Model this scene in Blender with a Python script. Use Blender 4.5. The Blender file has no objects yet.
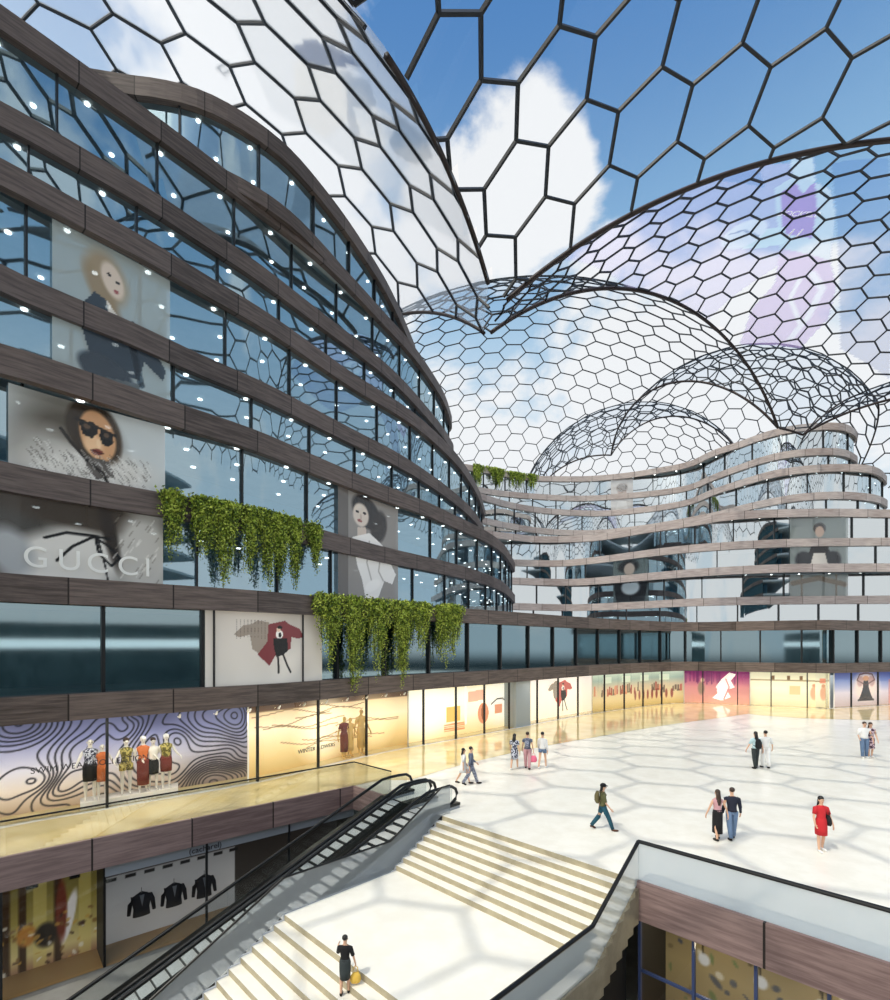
import bpy, bmesh, math, random
import numpy as np
from mathutils import Vector, Matrix
from mathutils.geometry import tessellate_polygon

sc = bpy.context.scene
C = sc.collection
R = math.radians
PI = math.pi
random.seed(7)

# ------------------------------------------------------------------ camera
cd = bpy.data.cameras.new('camera')
cam = bpy.data.objects.new('camera', cd)
C.objects.link(cam)
cam.location = (0, 0, 6.5)
cam.rotation_euler = (R(90), 0, 0)
cd.sensor_fit = 'HORIZONTAL'
cd.sensor_width = 36
cd.lens = 36 * 520 / 890
cd.shift_y = 145 / 890
cd.clip_end = 2000
sc.camera = cam

# ------------------------------------------------------------------ colour management
sc.view_settings.view_transform = 'Standard'
sc.view_settings.look = 'None'
sc.view_settings.gamma = 1
sc.view_settings.use_curve_mapping = False
sc.view_settings.exposure = 0.0
sc.cycles.max_bounces = 10
sc.cycles.transparent_max_bounces = 40
sc.cycles.caustics_reflective = False
sc.cycles.caustics_refractive = False
sc.cycles.use_denoising = True
sc.cycles.sample_clamp_indirect = 4


def lin(r, g=None, b=None):
    if g is None:
        r, g, b = r
    return tuple(((c / 255) / 12.92 if c / 255 <= .04045 else ((c / 255 + .055) / 1.055) ** 2.4) for c in (r, g, b))


def rgba(*c):
    return lin(*c) + (1.0,)


# ------------------------------------------------------------------ sky
class NT:
    def __init__(s, tree):
        s.t = tree
        s.n = tree.nodes
        s.l = tree.links
    def node(s, typ, **kw):
        n = s.n.new(typ)
        ins = kw.pop('ins', {})
        for k, v in kw.items():
            setattr(n, k, v)
        for k, v in ins.items():
            s.set(n.inputs[k], v)
        return n
    def set(s, inp, v):
        if hasattr(v, 'is_output'):
            s.l.new(v, inp)
        else:
            inp.default_value = v
    def math(s, op, a, b=0.0, c=0.0, clamp=False):
        n = s.n.new('ShaderNodeMath')
        n.operation = op
        n.use_clamp = clamp
        for i, v in enumerate((a, b, c)):
            if i < len(n.inputs):
                s.set(n.inputs[i], v)
        return n.outputs[0]
    def mix(s, f, a, b):
        n = s.n.new('ShaderNodeMix')
        n.data_type = 'RGBA'
        s.set(n.inputs['Factor'], f)
        s.set(n.inputs[6], a)
        s.set(n.inputs[7], b)
        return n.outputs[2]
    def smooth(s, x, a, b):
        n = s.n.new('ShaderNodeMapRange')
        n.interpolation_type = 'SMOOTHSTEP'
        s.set(n.inputs[0], x)
        n.inputs[1].default_value = a
        n.inputs[2].default_value = b
        return n.outputs[0]


world = bpy.data.worlds.new('sky')
sc.world = world
world.use_nodes = True
w = NT(world.node_tree)
w.n.clear()
tc = w.node('ShaderNodeTexCoord').outputs['Generated']
sep = w.node('ShaderNodeSeparateXYZ', ins={0: tc})
zz = sep.outputs[2]
SKY_TOP, SKY_MID, SKY_LOW = rgba(88, 138, 196), rgba(152, 194, 226), rgba(226, 238, 246)
g1 = w.mix(w.smooth(zz, .30, .62), SKY_LOW, SKY_MID)
g2 = w.mix(w.smooth(zz, .50, .80), g1, SKY_TOP)
mp = w.node('ShaderNodeMapping', ins={0: tc, 'Scale': (1.0, 1.0, 1.7)})
nz = w.node('ShaderNodeTexNoise', ins={'Vector': mp.outputs[0], 'Scale': 3.1, 'Detail': 9.0, 'Roughness': .58, 'Distortion': .25})


def blob(px, py, rad):
    d = Vector(((px - 445) / 520, 1, -(py - 645) / 520)).normalized()
    dn = w.node('ShaderNodeVectorMath', operation='DOT_PRODUCT', ins={0: tc, 1: tuple(d)})
    return w.smooth(dn.outputs['Value'], math.cos(R(rad)), math.cos(R(rad * .3)))


cov = w.math('ADD', nz.outputs[0], w.math('MULTIPLY', blob(492, 180, 9.0), .30))
cov = w.math('ADD', cov, w.math('MULTIPLY', blob(560, 190, 4.5), .14))
cov = w.math('ADD', cov, w.math('MULTIPLY', blob(230, 90, 16), .16))
cov = w.math('ADD', cov, w.math('MULTIPLY', blob(300, 190, 16), .16))
cov = w.math('ADD', cov, w.math('MULTIPLY', blob(570, 390, 27), .22))
cov = w.math('ADD', cov, w.math('MULTIPLY', blob(840, 330, 9), .14))
cov = w.math('ADD', cov, w.math('MULTIPLY', w.smooth(zz, .62, .25), .06))
cov = w.math('SUBTRACT', cov, w.math('MULTIPLY', blob(640, 40, 24), .17))
cov = w.math('SUBTRACT', cov, w.math('MULTIPLY', blob(850, 200, 9), .12))
sepy = sep.outputs[1]
cov = w.math('ADD', cov, w.math('MULTIPLY', w.smooth(sepy, .1, -.5), .12))
cl = w.smooth(cov, .56, .68)
skyc = w.mix(cl, g2, rgba(250, 250, 250))
below = w.smooth(zz, -.005, -.04)
skyc = w.mix(below, skyc, rgba(60, 75, 80))
SUN_DIR = Vector((.42, .36, -.90)).normalized()
sd = w.node('ShaderNodeVectorMath', operation='DOT_PRODUCT', ins={0: tc, 1: tuple(-SUN_DIR)})
aur = w.smooth(sd.outputs['Value'], .62, 1.0)     # bright hazy sky round the sun, behind the viewer
skys = w.math('ADD', 1.0, w.math('MULTIPLY', aur, 2.2))
skyc = w.mix(w.math('MULTIPLY', aur, .8), skyc, rgba(255, 244, 222))
bg = w.node('ShaderNodeBackground', ins={'Color': skyc, 'Strength': skys})
wo = w.node('ShaderNodeOutputWorld', ins={0: bg.outputs[0]})

# ------------------------------------------------------------------ sun
sl = bpy.data.lights.new('sun', 'SUN')
sl.energy = 1.9
sl.angle = R(.42)
sl.color = (1, .93, .80)
sun = bpy.data.objects.new('sun', sl)
C.objects.link(sun)
sun.rotation_euler = SUN_DIR.to_track_quat('-Z', 'Y').to_euler()

# ------------------------------------------------------------------ materials
M = {}


def mat(name, col=(128, 128, 128), rough=.6, metal=0.0, spec=.5, emit=None, estr=1.0):
    m = bpy.data.materials.new(name)
    m.use_nodes = True
    b = m.node_tree.nodes['Principled BSDF']
    b.inputs['Base Color'].default_value = rgba(*col)
    b.inputs['Roughness'].default_value = rough
    b.inputs['Metallic'].default_value = metal
    b.inputs['Specular IOR Level'].default_value = spec
    if emit:
        b.inputs['Emission Color'].default_value = rgba(*emit)
        b.inputs['Emission Strength'].default_value = estr
    M[name] = m
    return m


def noisy(name, c1, c2, scale=2.0, rough=.6, stretch=(1, 1, 1), spec=.5, bump=0.0):
    m = mat(name, c1, rough, spec=spec)
    t = NT(m.node_tree)
    b = t.n['Principled BSDF']
    co = t.node('ShaderNodeTexCoord').outputs['Object']
    mpn = t.node('ShaderNodeMapping', ins={0: co, 'Scale': stretch})
    n = t.node('ShaderNodeTexNoise', ins={'Vector': mpn.outputs[0], 'Scale': scale, 'Detail': 6.0, 'Roughness': .6})
    f = t.smooth(n.outputs[0], .32, .68)
    t.set(b.inputs['Base Color'], t.mix(f, rgba(*c1), rgba(*c2)))
    if bump:
        bn = t.node('ShaderNodeBump', ins={'Height': n.outputs[0], 'Strength': bump})
        t.set(b.inputs['Normal'], bn.outputs[0])
    return m


def cladding(name, c1, c2, joint=3.6):
    """long stone planks: streaks along the band, thin vertical joints (UV in metres)"""
    m = mat(name, c1, .55, spec=.35)
    t = NT(m.node_tree)
    b = t.n['Principled BSDF']
    uv = t.node('ShaderNodeTexCoord').outputs['UV']
    mp_ = t.node('ShaderNodeMapping', ins={0: uv, 'Scale': (.35, 5.0, 1)})
    n = t.node('ShaderNodeTexNoise', ins={'Vector': mp_.outputs[0], 'Scale': 1.6, 'Detail': 8.0, 'Roughness': .68})
    s = t.node('ShaderNodeSeparateXYZ', ins={0: uv})
    cell = t.math('DIVIDE', s.outputs[0], joint)
    wn = t.node('ShaderNodeTexWhiteNoise', noise_dimensions='1D', ins={'W': t.math('FLOOR', cell)})
    f = t.math('ADD', t.smooth(n.outputs[0], .3, .7), t.math('MULTIPLY', t.math('SUBTRACT', wn.outputs[0], .5), .5), clamp=True)
    colr = t.mix(f, rgba(*c1), rgba(*c2))
    fr = t.math('FRACT', cell)
    jl = t.math('LESS_THAN', fr, .035 / joint * 1.6)
    colr = t.mix(jl, colr, rgba(40, 34, 32))
    t.set(b.inputs['Base Color'], colr)
    return m


cladding('stone_cladding', (74, 65, 62), (118, 105, 100))
cladding('pale_cladding', (158, 142, 136), (200, 188, 182), 4.2)  # distance haze is put into these lighter colours
cladding('plum_cladding', (112, 92, 90), (150, 128, 124), 3.1)
noisy('plaza_stone', (246, 243, 233), (238, 234, 222), 1.3, .22, spec=.5)
noisy('gold_sheen', (224, 200, 142), (236, 216, 166), .7, .07, spec=.9)
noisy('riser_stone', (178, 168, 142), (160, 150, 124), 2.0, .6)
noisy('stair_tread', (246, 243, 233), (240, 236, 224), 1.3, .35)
noisy('side_render', (186, 190, 196), (172, 177, 184), .8, .5)
noisy('stringer_stone', (150, 142, 122), (128, 120, 102), 1.5, .7)
noisy('ceiling_white', (196, 204, 206), (176, 186, 190), .6, .8)
noisy('tower_core', (112, 168, 200), (140, 190, 214), .25, .6)
noisy('core_wall', (34, 58, 68), (70, 96, 104), .25, .6)
noisy('lower_floor', (150, 148, 142), (134, 132, 126), 1.2, .3)
mat('dark_metal', (22, 25, 28), .4, spec=.4)
mat('dome_steel', (40, 43, 48), .5, spec=.3)
mat('arch_steel', (52, 42, 40), .5, spec=.3)
mat('mullion', (16, 20, 24), .4)
mat('blue_mullion', (52, 66, 104), .4)
mat('black_rubber', (9, 10, 11), .35, spec=.4)
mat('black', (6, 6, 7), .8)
mat('step_metal', (216, 214, 210), .6)
mat('truss_panel', (142, 148, 156), .3)
mat('lamp_disc', (255, 255, 255), emit=(255, 255, 250), estr=6.0)
mat('spot_lamp', (255, 245, 220), emit=(255, 236, 190), estr=9.0)
mat('brown_ceiling', (80, 52, 32), .5)
mat('dark_ceiling', (40, 38, 38), .6)
mat('white_paint', (236, 234, 228), .5)
mat('timber', (178, 140, 92), .4)


def glass(name, refl, trans, fac, rough=0.0, graze=.6):
    m = bpy.data.materials.new(name)
    m.use_nodes = True
    t = NT(m.node_tree)
    t.n.clear()
    a = t.node('ShaderNodeBsdfTransparent', ins={'Color': rgba(*trans)})
    g = t.node('ShaderNodeBsdfGlossy', ins={'Color': rgba(*refl), 'Roughness': rough})
    lw = t.node('ShaderNodeLayerWeight', ins={'Blend': .5})
    fr = t.math('POWER', lw.outputs['Facing'], 4.0)
    f = t.math('ADD', t.math('MULTIPLY', fr, (1 - fac) * graze), fac, clamp=True)
    mx = t.node('ShaderNodeMixShader', ins={0: f, 1: a.outputs[0], 2: g.outputs[0]})
    t.node('ShaderNodeOutputMaterial', ins={0: mx.outputs[0]})
    M[name] = m
    return m


glass('tower_glass', (200, 228, 242), (222, 234, 240), .52, .02)
glass('office_glass', (236, 244, 247), (200, 216, 222), .74, .02)
glass('band_glass', (186, 212, 220), (170, 190, 196), .5, .05)
glass('dark_tower_glass', (70, 98, 108), (90, 110, 120), .5, .02)
mat('horizon_glow', (235, 240, 240), emit=(236, 240, 240), estr=1.6)  # glow of the strip added for the mirrored horizon line
noisy('opposite_wall', (56, 80, 88), (84, 108, 114), .4, .6)
glass('shop_glass', (235, 240, 240), (246, 246, 244), .05)
glass('dome_glass', (230, 240, 250), (247, 250, 253), .015, 0, 0.0)
glass('rail_glass', (235, 235, 235), (236, 238, 236), .09)
glass('escalator_glass', (160, 170, 175), (238, 241, 242), .02, 0, .2)


def film(name, col, alpha):
    """thin printed film on glass: partly see-through, lets light pass diffusely"""
    m = bpy.data.materials.new(name)
    m.use_nodes = True
    t = NT(m.node_tree)
    t.n.clear()
    a = t.node('ShaderNodeBsdfTransparent', ins={'Color': (1, 1, 1, 1)})
    d = t.node('ShaderNodeBsdfTranslucent', ins={'Color': rgba(*col)})
    d2 = t.node('ShaderNodeBsdfDiffuse', ins={'Color': rgba(*col)})
    md = t.node('ShaderNodeMixShader', ins={0: .35, 1: d.outputs[0], 2: d2.outputs[0]})
    mx = t.node('ShaderNodeMixShader', ins={0: alpha, 1: a.outputs[0], 2: md.outputs[0]})
    t.node('ShaderNodeOutputMaterial', ins={0: mx.outputs[0]})
    M[name] = m


film('pale_film', (226, 232, 240), .36)
film('pale_rail', (206, 214, 220), .34)
film('frosted_balustrade', (214, 224, 230), .45)


def art_mat(name, emit=0.0, gloss=.3):
    m = mat(name, (200, 200, 200), gloss)
    t = NT(m.node_tree)
    b = t.n['Principled BSDF']
    a = t.node('ShaderNodeVertexColor', layer_name='Col')
    t.set(b.inputs['Base Color'], a.outputs[0])
    if emit:
        t.set(b.inputs['Emission Color'], a.outputs[0])
        b.inputs['Emission Strength'].default_value = emit
    t.set(b.inputs['Alpha'], a.outputs[1])
    return m


art_mat('printed_panel', .22, .25)  # faint glow added, brightens prints that hang in shade
art_mat('lit_panel', .8, .35)  # these display walls glow in place of ceiling lamps in the shops
art_mat('bright_panel', .75, .4)


def film_art():
    m = bpy.data.materials.new('printed_film')
    m.use_nodes = True
    t = NT(m.node_tree)
    t.n.clear()
    v = t.node('ShaderNodeVertexColor', layer_name='Col')
    a = t.node('ShaderNodeBsdfTransparent')
    d = t.node('ShaderNodeBsdfTranslucent', ins={'Color': v.outputs[0]})
    d2 = t.node('ShaderNodeBsdfDiffuse', ins={'Color': v.outputs[0]})
    md = t.node('ShaderNodeMixShader', ins={0: .4, 1: d.outputs[0], 2: d2.outputs[0]})
    mx = t.node('ShaderNodeMixShader', ins={0: v.outputs[1], 1: a.outputs[0], 2: md.outputs[0]})
    t.node('ShaderNodeOutputMaterial', ins={0: mx.outputs[0]})
    M['printed_film'] = m


film_art()


# ------------------------------------------------------------------ mesh helpers
def link(name, me, m=None, parent=None, smooth=False):
    o = bpy.data.objects.new(name, me)
    C.objects.link(o)
    if m:
        for q in (m if isinstance(m, (list, tuple)) else [m]):
            me.materials.append(M[q])
    if parent:
        o.parent = parent
        o.matrix_parent_inverse = Matrix.Translation(-parent.location) if parent.rotation_euler[2] == 0 else parent.matrix_basis.inverted()
    if smooth:
        for p in me.polygons:
            p.use_smooth = True
    return o


class MB:
    def __init__(s):
        s.v, s.f, s.uv, s.mi = [], [], [], []
        s.cur = 0
    def face(s, pts, uv=None):
        k = len(s.v)
        s.v += [tuple(p) for p in pts]
        s.f.append(tuple(range(k, k + len(pts))))
        s.uv.append(uv)
        s.mi.append(s.cur)
    def mesh(s, v, f):
        k = len(s.v)
        s.v += [tuple(p) for p in v]
        for q in f:
            s.f.append(tuple(k + i for i in q))
            s.uv.append(None)
            s.mi.append(s.cur)
    def box(s, c, size, rz=0.0, rx=0.0):
        x, y, z = [q / 2 for q in size]
        vs = [Vector((a, b, d)) for a in (-x, x) for b in (-y, y) for d in (-z, z)]
        mtx = Matrix.Translation(c) @ Matrix.Rotation(rz, 4, 'Z') @ Matrix.Rotation(rx, 4, 'X')
        s.mesh([mtx @ q for q in vs], [(0, 1, 3, 2), (4, 6, 7, 5), (0, 4, 5, 1), (2, 3, 7, 6), (0, 2, 6, 4), (1, 5, 7, 3)])
    def bar(s, a, b, wd, h=None, up=(0, 0, 1), n=4):
        a, b = Vector(a), Vector(b)
        h = h or wd
        d = (b - a)
        if d.length < 1e-5:
            return
        d.normalize()
        u = Vector(up)
        if abs(d.dot(u)) > .98:
            u = Vector((1, 0, 0))
        sx = d.cross(u).normalized()
        sy = sx.cross(d).normalized()
        ring = []
        for p in (a, b):
            for k in range(n):
                an = 2 * PI * (k + .5) / n
                ring.append(p + sx * math.cos(an) * wd * .7071 + sy * math.sin(an) * h * .7071)
        f = [(k, (k + 1) % n, n + (k + 1) % n, n + k) for k in range(n)]
        f += [tuple(range(n - 1, -1, -1)), tuple(range(n, 2 * n))]
        s.mesh(ring, f)
    def tube(s, pts, r, n=6, cap=True):
        """continuous tube through points, r scalar or list"""
        pts = [Vector(p) for p in pts]
        rs = r if isinstance(r, (list, tuple)) else [r] * len(pts)
        vs, fs = [], []
        ref = Vector((0.013, 0.021, 1)).normalized()
        for i, p in enumerate(pts):
            d = (pts[min(i + 1, len(pts) - 1)] - pts[max(i - 1, 0)]).normalized()
            u = ref if abs(d.dot(ref)) < .95 else Vector((1, 0, 0))
            sx = d.cross(u).normalized()
            sy = sx.cross(d)
            for k in range(n):
                a = 2 * PI * k / n
                vs.append(p + (sx * math.cos(a) + sy * math.sin(a)) * rs[i])
        for i in range(len(pts) - 1):
            for k in range(n):
                fs.append((i * n + k, i * n + (k + 1) % n, (i + 1) * n + (k + 1) % n, (i + 1) * n + k))
        if cap:
            fs.append(tuple(range(n - 1, -1, -1)))
            fs.append(tuple(range((len(pts) - 1) * n, len(pts) * n)))
        s.mesh(vs, fs)
    def prism(s, poly, z0, z1):
        """plan polygon (list of xy) extruded from z0 to z1"""
        tri = tessellate_polygon([[Vector((p[0], p[1], 0)) for p in poly]])
        n = len(poly)
        vs = [(p[0], p[1], z0) for p in poly] + [(p[0], p[1], z1) for p in poly]
        fs = [(n + a, n + b, n + c) for a, b, c in tri] + [(c, b, a) for a, b, c in tri]
        fs += [(i, (i + 1) % n, n + (i + 1) % n, n + i) for i in range(n)]
        s.mesh(vs, fs)
    def ellipsoid(s, c, r, n=12, m=8, rot=None):
        vs, fs = [], []
        c = Vector(c)
        for i in range(m + 1):
            th = PI * i / m
            for k in range(n):
                a = 2 * PI * k / n
                q = Vector((r[0] * math.sin(th) * math.cos(a), r[1] * math.sin(th) * math.sin(a), r[2] * math.cos(th)))
                if rot:
                    q = rot @ q
                vs.append(c + q)
        for i in range(m):
            for k in range(n):
                fs.append((i * n + k, (i + 1) * n + k, (i + 1) * n + (k + 1) % n, i * n + (k + 1) % n))
        s.mesh(vs, fs)
    def loft(s, secs, n=14, cap=True):
        """secs: (centre, rx, ry, rotz)"""
        vs, fs = [], []
        for c, rx, ry, rz in secs:
            for k in range(n):
                a = 2 * PI * k / n
                x, y = rx * math.cos(a), ry * math.sin(a)
                vs.append((c[0] + x * math.cos(rz) - y * math.sin(rz), c[1] + x * math.sin(rz) + y * math.cos(rz), c[2]))
        for i in range(len(secs) - 1):
            for k in range(n):
                fs.append((i * n + k, i * n + (k + 1) % n, (i + 1) * n + (k + 1) % n, (i + 1) * n + k))
        if cap:
            fs.append(tuple(range(n - 1, -1, -1)))
            fs.append(tuple(range((len(secs) - 1) * n, len(secs) * n)))
        s.mesh(vs, fs)
    def build(s, name, m, parent=None, smooth=False, merge=False):
        me = bpy.data.meshes.new(name)
        me.from_pydata(s.v, [], s.f)
        if any(u is not None for u in s.uv):
            l = me.uv_layers.new(name='UVMap')
            k = 0
            for f, u in zip(s.f, s.uv):
                for j in range(len(f)):
                    if u is not None:
                        l.data[k].uv = u[j]
                    k += 1
        if isinstance(m, (list, tuple)):
            me.polygons.foreach_set('material_index', s.mi)
        if merge:
            b = bmesh.new()
            b.from_mesh(me)
            bmesh.ops.remove_doubles(b, verts=b.verts, dist=.0005)
            b.to_mesh(me)
            b.free()
        return link(name, me, m, parent, smooth)


def tag(o, label=None, cat=None, group=None, kind=None):
    if label: o['label'] = label
    if cat: o['category'] = cat
    if group: o['group'] = group
    if kind: o['kind'] = kind
    return o


def thing(name, label, cat, loc=(0, 0, 0), rz=0.0, group=None):
    o = bpy.data.objects.new(name, None)
    C.objects.link(o)
    o.location = loc
    o.rotation_euler = (0, 0, rz)
    o.empty_display_size = .2
    return tag(o, label, cat, group)


def local(root):
    return root.matrix_basis.copy()


# ------------------------------------------------------------------ plan curves of the storeys
def pchip(xs, ys, x):
    xs = np.array(xs, float); ys = np.array(ys, float)
    h = np.diff(xs); d = np.diff(ys) / h
    m = np.zeros(len(xs))
    for i in range(1, len(xs) - 1):
        if d[i - 1] * d[i] > 0:
            w1, w2 = 2 * h[i] + h[i - 1], h[i] + 2 * h[i - 1]
            m[i] = (w1 + w2) / (w1 / d[i - 1] + w2 / d[i])
    m[0], m[-1] = d[0], d[-1]
    i = np.clip(np.searchsorted(xs, x) - 1, 0, len(h) - 1)
    t = (x - xs[i]) / h[i]
    return ((2 * t**3 - 3 * t**2 + 1) * ys[i] + (t**3 - 2 * t**2 + t) * h[i] * m[i]
            + (-2 * t**3 + 3 * t**2) * ys[i + 1] + (t**3 - t**2) * h[i] * m[i + 1])


def resample(P, step):
    P = np.array(P, float)
    L = np.r_[0, np.cumsum(np.linalg.norm(np.diff(P, axis=0), axis=1))]
    n = max(2, int(round(L[-1] / step)) + 1)
    t = np.linspace(0, L[-1], n)
    return np.c_[np.interp(t, L, P[:, 0]), np.interp(t, L, P[:, 1])]


def smooth_curve(P, it=6, keep=2):
    P = P.copy()
    for _ in range(it):
        Q = P.copy()
        Q[keep:-keep] = .25 * P[keep - 1:-keep - 1] + .5 * P[keep:-keep] + .25 * P[keep + 1:len(P) - keep + 1]
        P = Q
    return P


def plan(data, z, tip=None, before=6.0, after=0.0, it=8):
    """survey of a storey edge (bearing, sight line to the edge at height z) -> plan polyline in metres"""
    xs = [a for a, b in data]
    ss = [(645 - b) / (z - 6.5) for a, b in data] if z else [b for a, b in data]
    x = np.linspace(xs[0], xs[-1], 90)
    s = pchip(xs, ss, x)
    P = resample(np.c_[(x - 445) / s, 520 / s], .7)
    P = smooth_curve(P, it)
    if before:
        d = P[0] - P[4]; d /= np.linalg.norm(d)
        P = np.vstack([P[0] + d * before, P])
    if after:
        d = P[-1] - P[-5]; d /= np.linalg.norm(d)
        P = np.vstack([P, P[-1] + d * after])
    if tip:
        d = P[-1] - P[-4]; d /= np.linalg.norm(d)
        nrm = np.array([-d[1], d[0]])
        c = P[-1] + nrm * tip
        arc = [c + tip * (math.sin(a) * d - math.cos(a) * nrm) for a in np.linspace(.15, 2.6, 14)]
        P = np.vstack([P, arc])
    return resample(P, .8)


def normals(P):
    d = np.zeros_like(P)
    d[1:-1] = P[2:] - P[:-2]
    d[0] = P[1] - P[0]; d[-1] = P[-1] - P[-2]
    d /= np.linalg.norm(d, axis=1)[:, None]
    return np.c_[-d[:, 1], d[:, 0]]


def offset(P, k):
    return P + normals(P) * k


def ribbon(mb, P, Q, za, zb, uscale=1.0):
    """vertical strip following plan P (bottom) / Q (top) with UV in metres"""
    L = np.r_[0, np.cumsum(np.linalg.norm(np.diff(P, axis=0), axis=1))]
    for i in range(len(P) - 1):
        mb.face([(P[i][0], P[i][1], za), (P[i + 1][0], P[i + 1][1], za), (Q[i + 1][0], Q[i + 1][1], zb), (Q[i][0], Q[i][1], zb)],
                [(L[i], za), (L[i + 1], za), (L[i + 1], zb), (L[i], zb)])


def flat(mb, P, Q, z, flip=False):
    L = np.r_[0, np.cumsum(np.linalg.norm(np.diff(P, axis=0), axis=1))]
    for i in range(len(P) - 1):
        f = [(P[i][0], P[i][1], z), (P[i + 1][0], P[i + 1][1], z), (Q[i + 1][0], Q[i + 1][1], z), (Q[i][0], Q[i][1], z)]
        u = [(L[i], 0), (L[i + 1], 0), (L[i + 1], .4), (L[i], .4)]
        if flip:
            f.reverse(); u.reverse()
        mb.face(f, u)


def fascia(P, z, h, m, parent, name='fascia_band', depth=.4):
    mb = MB()
    I = offset(P, depth)
    ribbon(mb, P, P, z - h / 2, z + h / 2)
    flat(mb, P, I, z + h / 2)
    flat(mb, P, I, z - h / 2, True)
    ribbon(mb, I[::-1], I[::-1], z - h / 2, z + h / 2)
    return mb.build(name, m, parent, merge=False)


def slab(P, z, back, m, parent, th=.5, name='floor_slab', ins=.25):
    I = offset(P, ins)
    poly = [tuple(p) for p in resample(I, 1.6)] + list(back)
    mb = MB()
    mb.prism(poly, z - th / 2, z + th / 2)
    return mb.build(name, m, parent)


def cum(P):
    return np.r_[0, np.cumsum(np.linalg.norm(np.diff(P, axis=0), axis=1))]


def along(P, t):
    L = cum(P)
    p = np.array([np.interp(t, L, P[:, 0]), np.interp(t, L, P[:, 1])])
    q = np.array([np.interp(t + .1, L, P[:, 0]), np.interp(t + .1, L, P[:, 1])])
    o = np.array([np.interp(t - .1, L, P[:, 0]), np.interp(t - .1, L, P[:, 1])])
    d = (q - o) / max(1e-9, np.linalg.norm(q - o))
    return p, d


def at_bearing(P, px):
    """point of the plan curve seen on the bearing px"""
    k = (px - 445) / 520
    r = P[:, 0] / P[:, 1] - k
    for i in range(len(P) - 1):
        if r[i] <= 0 <= r[i + 1]:
            t = -r[i] / (r[i + 1] - r[i] + 1e-12)
            return P[i] * (1 - t) + P[i + 1] * t, cum(P)[i] + t * np.linalg.norm(P[i + 1] - P[i])
    return P[-1], cum(P)[-1]


def farther(A, B):
    """glass line: the storey edge that lies deeper (A sampled, compared with B on the same bearing)"""
    out = []
    kb = B[:, 0] / B[:, 1]
    for p in A:
        k = p[0] / p[1]
        i = np.where((kb[:-1] <= k) & (kb[1:] >= k))[0]
        y = p[1]
        if len(i) and p[1] > 0:
            j = i[0]
            t = (k - kb[j]) / (kb[j + 1] - kb[j] + 1e-12)
            yb = B[j][1] * (1 - t) + B[j + 1][1] * t
            y = max(y, min(yb, y + 6))
        out.append(p * (y / p[1]))
    return smooth_curve(resample(out, .8), 3)


def glazing(P, z0, z1, gm, parent, spacing=4.2, phase=.5, name='glazing', mull='mullion', mw=.10, md=.22):
    mb = MB()
    ribbon(mb, P, P, z0, z1)
    g = mb.build(name, gm, parent, smooth=True, merge=True)
    L = cum(P)[-1]
    t = phase * spacing
    k = 0
    while t < L - .2:
        p, d = along(P, t)
        b = MB()
        q = p - np.array([-d[1], d[0]]) * .06
        b.box((q[0], q[1], (z0 + z1) / 2), (mw, md, z1 - z0), math.atan2(d[1], d[0]))
        o = b.build('mullion', mull, g)
        t += spacing
        k += 1
    return g


DISC = None


def downlights(P, z, parent, rows=(1.1, 3.2, 5.6), spacing=3.4, phase=.4, maxn=96, r=.125):
    """round recessed lamps, one mesh shared by all"""
    global DISC
    if DISC is None:
        DISC = bpy.data.meshes.new('downlight')
        n = 10
        v = [(r * math.cos(2 * PI * k / n), r * math.sin(2 * PI * k / n), zz_) for zz_ in (0, -.05) for k in range(n)]
        f = [tuple(range(n - 1, -1, -1)), tuple(range(n, 2 * n))[::-1]] + [(k, (k + 1) % n, n + (k + 1) % n, n + k) for k in range(n)]
        DISC.from_pydata(v, [], f)
        DISC.materials.append(M['lamp_disc'])
    L = cum(P)[-1]
    cnt = 0
    for j, off in enumerate(rows):
        t = phase * spacing + j * spacing * .5
        while t < L - 3 and cnt < maxn:
            p, d = along(P, t)
            q = p + np.array([-d[1], d[0]]) * off
            o = bpy.data.objects.new('downlight', DISC)
            C.objects.link(o)
            o.parent = parent
            o.location = (q[0], q[1], z)
            cnt += 1
            t += spacing


FL = {'H': 4.14, 'G': 8.54, 'F': 12.7, 'E': 16.8, 'D': 20.9, 'C': 25.0, 'B': 29.1, 'A': 33.2, 'T': 37.3}
BH = 1.06
LEFT = {
 'A': [(0,16),(53,53),(99,86),(130,107),(179,143),(216,171),(260,205),(293,229),(326,257),(359,291),(390,325),(413,350),(433,379),(446,401),(452,421)],
 'B': [(0,113),(53,141),(99,169),(130,186),(166,209),(214,242),(260,272),(293,298),(326,323),(359,348),(390,373),(410,393),(430,416),(446,436),(453,448)],
 'C': [(0,171),(53,199),(82,216),(130,239),(168,262),(212,289),(260,316),(293,339),(326,362),(359,385),(390,403),(413,418),(436,438),(460,463),(475,486),(482,501),(485,513)],
 'D': [(0,277),(25,289),(53,302),(130,331),(166,349),(207,368),(260,389),(293,406),(326,423),(359,440),(390,455),(423,475),(456,499),(476,518),(484,531)],
 'E': [(0,358),(53,373),(130,399),(196,421),(260,441),(296,457),(342,476),(390,495),(423,507),(456,522),(489,538),(505,550),(515,567)],
 'F': [(0,475),(53,486),(130,499),(200,511),(260,522),(316,537),(390,556),(433,565),(476,576),(505,588),(515,599)],
}
TT = [(130,84.5),(166,88),(196,94),(229,111),(260,131),(293,157),(313,182),(339,214),(359,243),(390,293),(402,319),(415,350)]
POD = [(-90,32.0),(0,28.4),(89,26.1),(148,24.4),(220,22.5),(260,21.4),(380,16.9),(481,14.0),(516,12.95),(560,11.6),(624,10.0),(690,9.0),(750,9.4),(830,9.9)]
POD2 = [(830,9.9),(890,9.35),(960,8.8)]

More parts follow.
